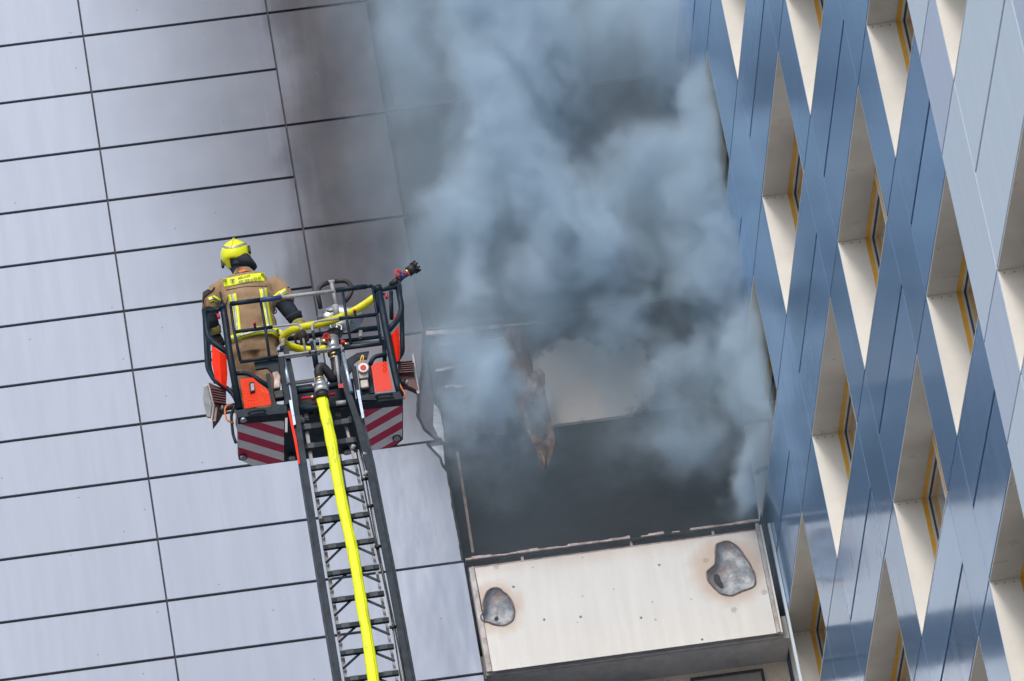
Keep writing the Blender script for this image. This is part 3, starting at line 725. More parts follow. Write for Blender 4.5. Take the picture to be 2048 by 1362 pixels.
pm_.t.links.new(mx.outputs[0], pm_.out.inputs[0]); M['perfred'] = pm_.mat
poly('mesh_guard', [(480,758),(505,755),(537,782),(544,809),(489,817)], 'perfred', -.02, .004)
poly('mesh_guard', [(742,733),(752,725),(774,723),(785,779),(751,785)], 'perfred', -.02, .004)
M['amber'] = simple('amber_reflector', (.95, .40, .03), .3)
poly('warning_lamp', [(490,789),(510,785),(512,797),(493,803)], 'amber', .03, .03); poly('warning_lamp', [(522,777),(536,781),(537,786),(523,787)], 'amber', .03, .03)
poly('latch_plate', [(498,764),(508,763),(510,783),(500,786)], 'dark_steel', -.035, .02, bev=.004); poly('latch', [(501,767),(508,766),(509,780),(502,782)], 'alu', -.045, .02, bev=.004)
# sill boxes at the foot of the near side
poly('sill_box', [(474,819),(569,811),(571,828),(475,836)], 'dark_steel', -.03, .12, bev=.008)
poly('sill_box', [(722,790),(800,782),(806,797),(806,798),(725,807)], 'dark_steel', -.03, .12, bev=.008)
poly('gusset', [(546,806),(574,812),(573,826),(546,828)], 'dark_steel', -.05, .03)
poly('gusset', [(722,800),(733,787),(756,792),(752,800)], 'dark_steel', -.05, .03)
T('foot_handle', [(497,829,-.05),(499,823,-.06),(528,819,-.06),(531,824,-.05)], .010); T('foot_handle', [(752,795,-.05),(754,790,-.06),(783,787,-.06),(785,791,-.05)], .010)
# uprights of the lift joint
poly('joint_bracket', [(508,724),(572,708),(575,740),(546,746),(534,735),(512,738)], 'dark_steel', .03, .03)
poly('joint_bracket', [(556,716),(568,713),(583,805),(570,812)], 'dark_steel', -.02, .1, bev=.008)
poly('joint_bracket', [(532,748),(540,746),(548,815),(544,817)], 'dark_steel', -.02, .06)
poly('joint_bracket', [(684,698),(689,697),(691,720),(714,706),(738,702),(734,716),(718,717),(709,724),(706,735),(700,745),(690,745)], 'dark_steel', .03, .03)
poly('joint_bracket', [(703,733),(712,731),(722,800),(716,803)], 'dark_steel', -.02, .08, bev=.006)
poly('joint_bracket', [(715,733),(742,729),(750,786),(722,790)], 'dark_steel', .04, .05, bev=.006)
T('upright', [(625,684),(633,735)], .024, 'dark_steel', .12)
T('upright', [(675,695),(684,775)], .018, 'dark_steel', .02); T('upright', [(672,712),(679,770)], .013, 'alu', .0)
# right-hand socket and lamp with red badge
lamp = poly('socket_box', [(717,744),(736,741),(737,754),(719,757)], 'stained_trim', -.03, .06, bev=.006)
for rr_, dd_, mt_ in ((.048, -.06, 'alu'), (.042, -.066, 'white_metal'), (.026, -.07, 'red')):
    b = MB(); q = N(726.5, 735, dd_); b.tube([q, q+Vector((0, .01 if mt_ != 'alu' else .04, 0))], rr_, 20); b.build('badge_cap', M[mt_], lamp)
poly('connector', [(720,760),(736,758),(738,774),(722,776)], 'stained_trim', -.02, .05, bev=.01)
poly('connector', [(544,744),(556,741),(562,752),(560,775),(547,777),(548,758)], 'burnt_edge', .0, .06, bev=.01)
poly('connector', [(547,782),(566,778),(569,794),(551,797)], 'rubber', -.03, .07, bev=.01)
T('yellow_loop', [(719,733),(722,716),(725,710),(727,713),(726,726)], .006, 'yellow_frame', -.04)
# cross beams far side
for a_, c_, r1, dy_ in (((557,680),(640,669),.024,.9), ((640,669),(755,656),.024,.9), ((560,697),(640,688),.020,.9), ((640,688),(762,674),.020,.9)):
    T('rear_rail', [a_, c_], r1, 'dark_steel', dy_)
T('rear_rail', [(612,712),(640,708)], .01, 'alu', .9); T('rear_rail', [(702,687),(762,680)], .013, 'alu', .9)
poly('perforated_beam', [(581,763),(629,756),(629,761),(582,768)], 'alu', .95, .03)
poly('hinge_block', [(717,660),(725,659),(724,672),(718,673)], 'alu', .7, .05, bev=.006); poly('hinge_block', [(560,676),(571,674),(570,690),(562,692)], 'burnt_edge', .1, .06, bev=.012)
for q in ((618,704),(630,704),(760,668)): 
    T('bolt', [q, (q[0]+3, q[1])], .018, 'rubber', -.01, 12)
# floor, striped underside
zf = N(475, 836).z
def U(px, py, dz=0.): return PZ(px, py, zf+dz)
def slab(name, pts, mat, dz=0., th=.04):
    b = MB(); b.prism([U(*q, dz) for q in pts], (0, 0, th)); return b.build(name, mat, cage)
def stripes(name, sgn, per, off):
    m = NT(name); o_ = m.xyz(m.pos())
    f = m.math('FRACT', m.math('ADD', m.math('DIVIDE', m.math('ADD', o_[1], m.math('MULTIPLY', o_[0], -.92*sgn)), per), off))
    s_ = m.math('LESS_THAN', f, .5)
    n1 = m.noise(m.pos(), 9, 5, .6)
    c = m.mix(s_, m.mix(m.ramp(n1, .3, .7), (.78, .78, .82), (.88, .88, .9)), m.mix(m.ramp(n1, .3, .7), (.58, .02, .09), (.66, .03, .10)))
    m.set_b(col=c, rough=.35); return m.mat
LP = [(475,838),(568,829),(568,923),(505,932),(478,918)]; RP = [(722,808),(805,799),(804,878),(787,892),(742,902)]
slab('striped_panel', LP, stripes('red_white_stripes', 1, .285, STR_L), -.006, .008); slab('striped_panel', RP, stripes('red_white_stripes_mirrored', -1, .285, STR_R), -.006, .008)
slab('floor', [(475,836),(806,797),(806,879),(790,893),(505,932),(477,918)], M['dark_steel'], .005, .05)
for q in ((487,842),(486,917),(584,918),(794,803),(794,879),(695,906)):
    b = MB(); c0 = U(*q, -.03); b.tube([c0, c0+Vector((0,0,.05))], .038, 18); ring = b.build('corner_lamp', M['rubber'], cage)
    b = MB(); c0 = U(*q, -.037); b.tube([c0, c0+Vector((0,0,.02))], .028, 18); b.build('lens', M['silver'], ring)
poly('scale_bar', [(570,836),(575,835),(575,864),(570,864)], 'alu', -.02, .01)
# ladder head machinery in the shade
poly('head_box', [(585,772),(706,757),(712,800),(590,812)], 'dark_steel', .25, .3)
T('head_beam', [(583,783),(640,776),(690,768)], .03, 'dark_steel', .02); T('head_beam', [(593,820),(716,806)], .028, 'dark_steel', .0)
T('head_rod', [(603,797),(670,788)], .013, 'red', .0); T('head_rod', [(622,797),(640,806)], .013, 'red', .0)
T('head_pin', [(672,807),(692,805)], .022, 'alu', -.03); T('head_pin', [(621,795),(630,794)], .02, 'brass', -.02)
poly('red_tag', [(676,768),(686,767),(687,775),(677,776)], 'red', -.05, .008)
b = MB(); 
for k in range(12):
    q = (600+k*8.5+random.uniform(-3, 3), 826+random.uniform(-8, 26)-k*1.1); poly('head_fitting', [q, (q[0]+random.uniform(4, 11), q[1]-1), (q[0]+random.uniform(4, 11), q[1]+random.uniform(4, 9)), (q[0], q[1]+7)], random.choice(['dark_steel', 'rubber', 'grip', 'alu', 'dark_steel']), .05, .05)
# floodlights
def flood(face, back, dirx, dy, lab):
    o = MB(); n = len(face)
    A = [N(*q, dy) for q in face]; B = [N(*q, dy+.12) for q in back]
    o.prism(A, (dirx*.035, .015, 0)); f = o.build('floodlight', M['stained_trim'], cage, label=lab)
    cen = sum(A, Vector())/n; g_ = MB(); g_.prism([cen+(q-cen)*.82-Vector((dirx*.008, .012, 0)) for q in A], (dirx*.01, .008, 0)); g_.build('lens', M['lampglass'], f)
    return f
M['lampglass'] = simple('lamp_glass', (.22, .25, .27), .15, var=.2, scale=12)
M['maroon'] = simple('weathered_maroon_housing', (.13, .055, .06), .5, var=.3, scale=9)
fl = flood([(408,768),(416,765),(427,810),(423,842),(415,840),(406,799)], [], 1, .1, 'weathered floodlight on the left side of the cage')
b = MB(); A = [N(*q, .1) for q in ((418,766),(429,812),(425,841))]; B = [N(*q, .14) for q in ((450,778),(452,802),(438,829))]
b.add(A+B+[q+Vector((0,.16,0)) for q in A]+[q+Vector((0,.12,0)) for q in B], [(0,1,4,3),(1,2,5,4),(6,9,10,7),(7,10,11,8),(0,3,9,6),(3,4,10,9),(4,5,11,10),(2,8,11,5),(0,6,7,1),(1,7,8,2)])
b.build('housing', M['maroon'], fl)
for k in range(6):
    b = MB(); y = 775+k*5.2; b.prism([N(423+k*1., y, .07), N(452, y+6-k*.4, .09), N(452, y+8-k*.4, .09), N(423+k*1., y+2, .07)], (0, .09, 0)); b.build('cooling_fin', M['maroon'], fl)
T('flood_bracket', [(440,822,.12),(452,815,.12),(470,812,.08)], .028, 'rubber'); T('flood_knob', [(443,815,.02),(446,815,.02)], .018, 'alu')
T('flood_cable', [(464,808,.0),(452,812,-.03),(449,822,-.03),(454,842,-.02),(468,846,0)], .0075, 'orange_cable')
T('flood_cable', [(470,810,.02),(462,830,.05),(466,870,.1),(472,886,.1)], .013, 'rubber')
f2 = MB(); f2.prism([N(*q, .12) for q in ((824,709),(828,708),(839,786),(834,787))], (.01, .05, 0)); fr_ = f2.build('floodlight', M['alu'], cage, label='ribbed floodlight on the right side of the cage')
b = MB(); A = [N(*q, .14) for q in ((797,726),(826,722),(833,752),(800,750))]; b.prism(A, (0, .1, 0)); b.build('housing', M['stained_trim'], fr_)
for k in range(6):
    b = MB(); b.bar(N(796, 727+k*4.2, .1), N(828-(k == 0)*3, 724.5+k*4.2, .1), .008, .06, (0,0,1)); b.build('cooling_fin', M['maroon'], fr_)
b = MB(); b.prism([N(*q, .12) for q in ((798,748),(832,756),(837,782),(826,776),(812,770),(798,772))], (0, .08, 0)); b.build('yoke', M['maroon'], fr_)
T('flood_bracket', [(800,764,.1),(812,766,.1)], .03, 'rubber'); T('flood_knob', [(812,764,.02),(815,765,.02)], .02, 'alu')
T('flood_cable', [(793,745,0),(800,772,-.02),(812,790,-.02),(807,798,0)], .0075, 'orange_cable')
# water monitor
mon = T('water_monitor', [(652,648,.7),(662,634,.7),(680,630,.7),(700,634,.7),(713,646,.7)], [.05]*2+[.09]*4+[.11]*8+[.11]*4+[.06]*2 if False else .095, 'silver', n=16)
T('monitor_outlet', [(664,652,.62),(700,648,.62)], .07, 'silver', n=16)
for (cx_, cy_) in ((668,652),(678,656)):
    b = MB(); b.tube([N(cx_+7*math.cos(a)*(1 if cx_ < 670 else .8), cy_+6*math.sin(a), .5) for a in [k*math.pi/6 for k in range(13)]], .008, 6, caps=False); b.build('monitor_ring', M['silver'], cage)
T('monitor_handle', [(641,616,.6),(635,586,.6),(640,572,.6),(657,565,.6)], .020, 'rubber'); T('monitor_handle', [(669,563,.6),(692,561,.6),(704,573,.6),(702,588,.6),(690,604,.6)], .020, 'rubber')
T('monitor_handle', [(656,565,.6),(670,563,.6)], .018, 'alu'); T('monitor_stem', [(663,566,.6),(673,612,.6)], .016, 'alu'); T('monitor_stem', [(670,610,.6),(674,634,.62)], .028, 'alu')
T('monitor_lever', [(653,618,.6),(658,622,.6),(668,620,.6)], .010, 'alu'); T('monitor_valve', [(655,675,.3),(668,664,.3),(680,672,.3)], .05, 'rubber')
T('monitor_valve', [(665,676,.2),(668,700,.15)], [.05]*5+[.052] if False else .050, 'silver', n=16); T('monitor_valve', [(667,698,.1),(669,708,.08)], .060, 'silver', n=16)
T('pipe_collar', [(668,707,.08),(669,712,.08)], .042, 'brass', n=16); T('pipe_collar', [(669,714,.08),(669.5,719,.08)], .042, 'brass', n=16)
b = MB(); b.tube([N(653+6*math.cos(a), 673+6*math.sin(a), .1) for a in [k*math.pi/5 for k in range(11)]], .009, 6, caps=False); b.build('valve_wheel', M['red'], cage)
T('valve_hub', [(653,673,.1),(656,673,.2)], .018, 'red'); T('valve_wheel', [(682,684,.1),(690,686,.1)], .022, 'red')
T('valve_body', [(641,682,.2),(660,686,.2)], .03, 'brass'); T('valve_body', [(684,690,.2),(702,688,.2)], .02, 'brass')
T('shackle', [(634,681,.0),(638,676,.0),(641,690,.0),(635,694,.0)], .006, 'alu')
T('supply_pipe', [(640,762,-.02),(636,740,-.02),(643,731,-.02),(654,742,0),(668,764,.05),(673,745,.08),(669,716,.08)], .038, 'rubber', n=14)

# ================================================================== HOSES
hz = empty('fire_hose', PLd(745, 1362, -.1), 'bright neon yellow hose running up the middle of the ladder', 'hose')
pts = [(645,797),(649,820),(656,853),(663,890),(671,935),(685,1005),(700,1078),(716,1160),(731,1250),(747,1362),(762,1450),(771,1500)]
P_ = []
for (a, c) in zip(pts, pts[1:]):
    for k in range(4): P_.append(PLd(a[0]+(c[0]-a[0])*k/4+.8*math.sin((a[1]+k*12)*.03), a[1]+(c[1]-a[1])*k/4, -.09))
b = MB(); b.tube(P_, [.047+.0022*math.sin(i*1.3) for i in range(len(P_))], 18, flat=.62); b.build('hose_jacket', M['hose'], hz)
fr = MB(); fr.tube([q+Vector((.017, -.026, .0)) for q in P_], .009, 6); fr.build('fold_ridge', M['hose'], hz)
for a_, c_, rr_, mt_ in (((644,786),(646,797),.052,'rubber'), ((642,775),(644,787),.062,'silver'), ((641,768),(642,775),.056,'silver'), ((640,762),(641,767),.044,'brass'), ((639.5,757),(640,761),.040,'brass')):
    b = MB(); b.tube([PLd(*a_, -.09), PLd(*c_, -.09)], rr_, 20); b.build('coupling', M[mt_], hz)
b = MB(); b.tube([PLd(640+14*math.cos(a), 770+6*math.sin(a), -.13) for a in (2.6, 3.2, 3.8)], .012, 6); b.build('coupling_lug', M['silver'], hz)
b = MB(); b.tube([PLd(644+14*math.cos(a), 768+6*math.sin(a), -.13) for a in (-.4, -.1, .3)], .012, 6); b.build('coupling_lug', M['silver'], hz)
# loop of hose in the cage, ending in the branch pipe
h2 = empty('fire_hose', N(600, 690), 'yellow hose looping behind the cage rail from the firefighter\'s hand to the nozzle', 'hose')
pts = [(655,697,.45),(625,700,.5),(596,697,.5),(574,690,.45),(566,680,.35),(572,668,.28),(590,658,.22),(615,652,.2),(650,645,.2),(690,631,.2),(722,614,.2),(748,596,.2)]
def smooth_path(pts, k=5):
    P_ = [N(*q) for q in pts]; out = []
    for i in range(len(P_)-1):
        a, b_, c_, d_ = P_[max(i-1, 0)], P_[i], P_[i+1], P_[min(i+2, len(P_)-1)]
        for j in range(k):
            t = j/k; out.append(.5*((2*b_)+(c_-a)*t+(2*a-5*b_+4*c_-d_)*t*t+(3*b_-a-3*c_+d_)*t**3))
    return out+[P_[-1]]
b = MB(); b.tube(smooth_path(pts), .034, 16); b.build('hose_jacket', M['hose2'], h2)
nz = empty('branch_nozzle', N(800, 560, .2), 'black branch nozzle with red bail handle aimed at the smoke', 'nozzle')
nz_parts = (((766,579),(783,571),.016,'rubber'), ((783,571),(800,556),.032,'rubber'), ((800,557),(810,549),.026,'navy'), ((809,549.5),(813,547),.030,'red'), ((812,547),(817,543.5),.034,'brass'), ((816,544),(830,535),.044,'rubber'), ((829,535.5),(832,533.5),.050,'rubber'))
for a_, c_, rr_, mt_ in nz_parts:
    b = MB(); b.tube([N(*a_, .2), N(*c_, .2)], rr_, 16); b.build('barrel_section', M[mt_], nz)
for k in range(8):
    a = k*math.pi/4; ax_ = (N(832, 533.5, .2)-N(816, 544, .2)).normalized(); s1 = ax_.cross(Vector((0,1,0))).normalized(); off = s1*math.cos(a)*.047+ax_.cross(s1)*math.sin(a)*.047
    b = MB(); b.tube([N(827, 537, .2)+off, N(835, 531.5, .2)+off], .010, 5); b.build('bumper_tooth', M['rubber'], nz)
b = MB(); b.tube([N(*q) for q in ((799,556,.14),(792,549,.14),(791,541,.14),(797,540,.14),(802,547,.14))], .011, 8); b.build('bail_handle', M['red'], nz)
b = MB(); b.tube([N(*q) for q in ((798,562,.16),(801,572,.16),(802,586,.16))], .012, 8); b.build('pistol_grip', M['rubber'], nz)

# ================================================================== FIREFIGHTER
YP = YN+.45
def Q(px, py, dy=0.): return PY(px, py, YP+dy)
pz = empty_loc = Q(508, 876)
def remesh(mb, name, mats, voxel, smooth=2, matfn=None, parent=None, disp=None, **kw):
    me = mb.mesh(name+'_raw', [])
    o = bpy.data.objects.new('tmp', me); COL.objects.link(o)
    rm = o.modifiers.new('r', 'REMESH'); rm.mode = 'VOXEL'; rm.voxel_size = voxel
    if smooth: s_ = o.modifiers.new('s', 'SMOOTH'); s_.iterations = smooth; s_.factor = .6
    dg = bpy.context.evaluated_depsgraph_get(); me2 = bpy.data.meshes.new_from_object(o.evaluated_get(dg)); me2.name = name
    bpy.data.objects.remove(o)
    if disp:
        me2.calc_loop_triangles(); ns = [v.normal.copy() for v in me2.vertices]
        for v, nn in zip(me2.vertices, ns): v.co += nn*disp(v.co, nn)
    for m in mats: me2.materials.append(m)
    for pl in me2.polygons:
        pl.use_smooth = True
        if matfn: pl.material_index = matfn(pl.center)
    return link(name, me2, parent, **kw)
def loft(mb, rings, n=20):
    """rings: (centre, half width vector a, half depth vector b)"""
    vs = []
    for c, a, b_ in rings:
        for k in range(n):
            q = 2*math.pi*k/n; cs, sn = math.cos(q), math.sin(q)
            vs.append(c+a*math.copysign(abs(cs)**.85, cs)+b_*math.copysign(abs(sn)**.85, sn))
    N_ = len(rings)
    fs = [(i*n+k, i*n+(k+1) % n, (i+1)*n+(k+1) % n, (i+1)*n+k) for i in range(N_-1) for k in range(n)]
    mb.add(vs, fs+[tuple(range(n))[::-1], tuple(range((N_-1)*n, N_*n))])
def tor(px, py, hw, hd, dy=0., tilt=0.):
    return (Q(px, py, dy), Vector((hw/235., 0, tilt)), Vector((0, hd, 0)))
def limb(mb, pts, rs): 
    # resample smooth
    P_ = [Q(*q) for q in pts]; out = []; ro = []
    for i in range(len(P_)-1):
        for j in range(4): out.append(P_[i].lerp(P_[i+1], j/4)); ro.append(rs[i]+(rs[i+1]-rs[i])*j/4)
    out.append(P_[-1]); ro.append(rs[-1]); mb.tube(out, ro, 14)
cloth = NT('brown_aramid_cloth'); p = cloth.pos(); n1 = cloth.noise(p, 5, 5, .6); n2 = cloth.noise(p, 140, 2)
c = cloth.mix(cloth.ramp(n1, .3, .7), (.28, .18, .10), (.39, .265, .16)); cloth.set_b(col=c, rough=.85, sheen=.2)
cloth.bump(cloth.math('ADD', n2, cloth.math('MULTIPLY', cloth.noise(cloth.scale(p, (9, 9, 4)), 1, 4, .55), 3.)), .5, .012); M['cloth'] = cloth.mat
M['navy_cloth'] = simple('dark_navy_cloth', (.018, .028, .042), .9, var=.3, scale=12, bump=.4)
M['neon'] = simple('neon_yellow_tape', (.86, 1.0, .02), .5, var=.05, scale=20)
M['silver_tape'] = simple('silver_reflective_tape', (.46, .46, .46), .35, metal=.4, var=.15, scale=20)
M['helmet'] = simple('neon_yellow_helmet', (.92, 1.0, .004), .3, var=.05, scale=6, coat=.6)
M['glove'] = simple('dark_glove', (.035, .03, .032), .8, var=.4, scale=15)
M['glove_cuff'] = simple('sand_glove_cuff', (.34, .30, .12), .8, var=.3, scale=15)
M['print'] = simple('grey_print', (.10, .13, .08), .6)
M['boot'] = simple('black_boot_leather', (.02, .018, .018), .5)
# one continuous body (neck hood, forearms and hands show)
body = MB()
loft(body, [tor(486,560,22,.075), tor(500,582,44,.10), tor(500,640,42,.10), tor(508,700,44,.11)])
limb(body, [(486,562),(484,548,.02),(479,530,.05),(474,512,.06)], [.075,.072,.095,.10])
limb(body, [(508,695),(492,725),(490,770),(492,830),(494,866)], [.11,.095,.075,.06,.05]); limb(body, [(508,695),(528,722),(530,770),(530,830),(532,862)], [.11,.095,.075,.06,.05])
limb(body, [(494,864),(492,876,.06),(490,884,.18)], [.055,.052,.045]); limb(body, [(532,860),(534,872,.06),(534,880,.18)], [.055,.052,.045])
limb(body, [(445,582),(424,612,-.03),(424,640,.02),(430,662,.12)], [.07,.062,.055,.045])
limb(body, [(548,576),(566,605),(585,630,.02),(596,652,.02)], [.07,.075,.068,.045])
def hand(base, dirv, side, curl):
    b0 = Q(*base); d = Vector(dirv).normalized(); s_ = Vector(side).normalized(); nrm = Vector(curl).normalized()
    body.tube([b0-d*.02, b0+d*.03, b0+d*.075], [.036, .044, .040], 12, flat=.75)
    for k, ln in enumerate((.068, .080, .074, .058)):
        r0 = b0+d*.07+s_*(k-1.5)*.024
        body.tube([r0-d*.02, r0+d*ln*.35, r0+d*ln*.5+nrm*ln*.35, r0+d*ln*.25+nrm*ln*.72], [.0125, .0125, .0115, .0105], 8)
    t0 = b0+d*.015-s_*.035; body.tube([t0, t0-s_*.03+d*.025+nrm*.01, t0-s_*.03+d*.05+nrm*.035, t0-s_*.012+d*.06+nrm*.05], [.015, .015, .0135, .012], 8)
hand((600,661,.0), (.35, .1, -1), (1, 0, .3), (-.3, .9, -.3)); hand((432,668,.14), (.2, .1, -1), (1, 0, .15), (.1, .9, -.2))
cuts_f = [(Q(430, 664), .13), (Q(598, 660), .14)]
def bodymat(c):
    for q, r in cuts_f:
        if (c-q).length < r+.03 and c.z < q.z+.015: return 1
    if c.z < Q(494, 858).z: return 2
    return 0
pers = remesh(body, 'person', [M['navy_cloth'], M['glove'], M['boot']], .0095, 1, bodymat, None,
              lambda co, nn: .004*noise.noise(co*14),
              label='firefighter in brown turnout gear and neon helmet seen from behind in the cage', cat='person')
WM[pers.name] = Matrix()
# jacket
jk = MB()
loft(jk, [tor(488,549,20,.07), tor(489,556,36,.10), tor(491,566,50,.125), tor(495,582,55,.15,-.01), tor(499,605,51,.165,-.015), tor(502,635,48,.16), tor(505,662,50,.165), tor(508,680,53,.175), tor(510,689,54,.178)], 28)
limb(jk, [(452,572),(436,586,-.01),(422,604,-.03),(419,620,-.02)], [.085,.088,.080,.072])
limb(jk, [(540,566),(554,578),(564,592),(570,606)], [.088,.096,.092,.086])
def wr(co, nn):
    w = .014*noise.noise(Vector((co.x*5+2, co.y*4, co.z*9)))+.009*noise.noise(Vector((co.x*16, co.y*9, co.z*11+co.x*8)))
    w += .007*math.sin(co.z*38+co.x*22+3*noise.noise(co*4))*max(0, noise.noise(co*2.3+Vector((4,1,1)))+.25)
    return w
jacket = remesh(jk, 'jacket', [M['cloth']], .0105, 3, None, pers, wr)
# collar, trousers
cb = MB(); loft(cb, [tor(486,541,17,.068,.01), tor(488,552,25,.085)], 20); collar = cb.build('collar', M['cloth'], pers)
tg = MB(); tg.prism([Q(477,541,-.09), Q(489,538,-.09), Q(491,542,-.09), Q(479,545,-.09)], (0, .01, 0)); tg.build('orange_tab', simple('orange_tab', (.9, .2, .03), .6), pers)
tr_ = MB(); loft(tr_, [tor(508,678,47,.14), tor(508,702,50,.15), tor(508,716,49,.14)], 24)
limb(tr_, [(494,700),(490,725),(489,770),(491,830),(493,858)], [.125,.118,.098,.085,.088]); limb(tr_, [(526,698),(533,722),(534,770),(533,830),(533,854)], [.125,.118,.098,.085,.088])
trousers = remesh(tr_, 'trousers', [M['cloth']], .012, 3, None, pers, lambda co, nn: 1.3*wr(co, nn))
# glove cuffs and sleeve flaps
for (a_, c_, r0, r1, mt_, nm) in (((596,645,.01),(601,657,.0),.058,.052,'glove_cuff','glove_cuff'), ((428,652,.08),(432,668,.12),.056,.05,'glove_cuff','glove_cuff'), ((586,628,.0),(592,640,.02),.073,.066,'navy_cloth','knitted_cuff')):
    b = MB(); A, B = Q(*a_), Q(*c_); b.tube([A.lerp(B, t) for t in (0,.3,.6,1)], [r0, r0*1.03, r1*1.02, r1], 16); b.build(nm, M[mt_], pers)
def flap(name, pts, dy, mat='glove'):
    vs = [Q(*q, dy+.02*math.sin(i*2.1)) for i, q in enumerate(pts)]; b = MB(); b.prism([Vector((q.x, vs[0].y, q.z)) for q in vs], (.01, .02, .004)); return b.build(name, M[mat], pers)
flap('sleeve_pocket_flap', [(405,586),(414,581),(424,580),(429,574),(427,590),(415,592),(411,600),(408,612),(404,608)], -.10, 'cloth'); flap('sleeve_pocket_edge', [(406,584),(416,580),(423,579),(428,574),(425,583),(415,586),(408,594),(406,610),(404,600)], -.115)
flap('radio_flap', [(558,567),(563,565),(568,571),(577,573),(575,580),(566,577)], -.08); b = MB(); b.tube([Q(440,584,-.12), Q(443,600,-.13), Q(439,612,-.12)], .007, 6); b.build('strap', M['navy_cloth'], pers)
b = MB(); b.tube([Q(424,593,-.11), Q(436,603,-.12), Q(442,615,-.12)], .006, 6); b.build('strap', M['navy_cloth'], pers)
b = MB(); b.tube([Q(549+4*math.cos(a), 622+5*math.sin(a), -.12) for a in [k*math.pi/6 for k in range(13)]], .006, 6, caps=False); b.build('carabiner', M['rubber'], pers)
b = MB(); b.tube([Q(547,603,-.11), Q(548,616,-.12)], .009, 6); b.build('strap', M['navy_cloth'], pers)
# helmet: shell with brow band, ear pieces and neck cover
hc_ = Q(472, 512, .03); hb = MB(); vs = []; nu, nv = 32, 20
R_up = Vector((.10, .0, 1)).normalized()
hr = Matrix.Rotation(math.radians(4), 3, 'Y') @ Matrix.Rotation(math.radians(18), 3, 'X') @ Matrix.Rotation(math.radians(-14), 3, 'Z')
ext = []
for i in range(nv+1):
    ph = math.pi*.5-(i/nv)*math.pi*.80
    for j in range(nu):
        a = 2*math.pi*j/nu; cx_, sy_ = math.cos(a)*math.cos(ph), math.sin(a)*math.cos(ph)
        # a<0 : back of the head (towards the camera). keep the back cut higher in the middle
        rxy = .134; z_ = math.sin(ph)*.143
        if i > nv*.72: rxy *= 1-.03*(i-nv*.72)
        ridge = 1+.05*math.exp(-(cx_/.16)**2)*(1 if ph > 0 else .3)
        backc = max(0, -sy_)**3*math.exp(-(cx_/.30)**2)
        z_ = z_*ridge+(backc*.055 if i >= nv-4 else 0)
        vs.append(hc_+hr @ Vector((cx_*rxy*1.0, sy_*rxy*1.12, z_)))
hb.add(vs, [(i*nu+j, (i+1)*nu+j, (i+1)*nu+(j+1) % nu, i*nu+(j+1) % nu) for i in range(nv) for j in range(nu)], smooth=True)
hel = hb.build('helmet', M['helmet'], pers); md = hel.modifiers.new('t', 'SOLIDIFY'); md.thickness = .006
def onhel(a, ph, r=1.0): return hc_+hr @ Vector((math.cos(a)*math.cos(ph)*.134*r, math.sin(a)*math.cos(ph)*.134*1.12*r, math.sin(ph)*.143*r*(1+.05*math.exp(-(math.cos(a)*math.cos(ph)/.16)**2))))
b = MB(); pa = [onhel(math.radians(a), math.radians(30+10*math.cos(math.radians(a*2))), 1.012) for a in range(-170, -5, 8)]
for q0, q1 in zip(pa, pa[1:]):
    nrm = ((q0+q1)/2-hc_).normalized(); b.bar(q0, q1, .018, .004, (0,0,1))
b.build('reflective_band', M['silver_tape'], hel)
b = MB(); b.tube([onhel(math.radians(a), math.radians(e_), 1.02) for a, e_ in ((-90,88),(-90,70),(-90,50),(-90,32),(-90,15))], [.004,.007,.008,.007,.004], 8, flat=1.5); b.build('crest', M['helmet'], hel)
for a0, e0 in ((-12, 14), (-166, -26)):
    b = MB(); c0 = onhel(math.radians(a0), math.radians(e0), 1.0); b.box(c0-Vector((.012,.03,.036)), c0+Vector((.012,.02,.03))); bevel(b.build('side_mount', M['rubber'], hel), .006)
nb = MB(); loft(nb, [(hc_+Vector((.01,.0,-.03)), Vector((.112,0,-.006)), Vector((0,.118,0))), (hc_+Vector((.03,-.01,-.08)), Vector((.118,0,-.012)), Vector((0,.118,0))), (hc_+Vector((.052,-.01,-.125)), Vector((.112,0,-.012)), Vector((0,.112,0))), (hc_+Vector((.06,-.01,-.15)), Vector((.085,0,-.006)), Vector((0,.085,0)))], 24)
remesh(nb, 'neck_cover', [M['navy_cloth']], .012, 2, None, pers, lambda co, nn: .006*noise.noise(co*12))
b = MB(); 
for pts_ in ([(466,527),(470,517),(475,520),(479,526)],):
    b.prism([Q(x_, y_, -.125) for x_, y_ in pts_], (0, .02, 0))
b.build('helmet_notch', M['navy_cloth'], hel)
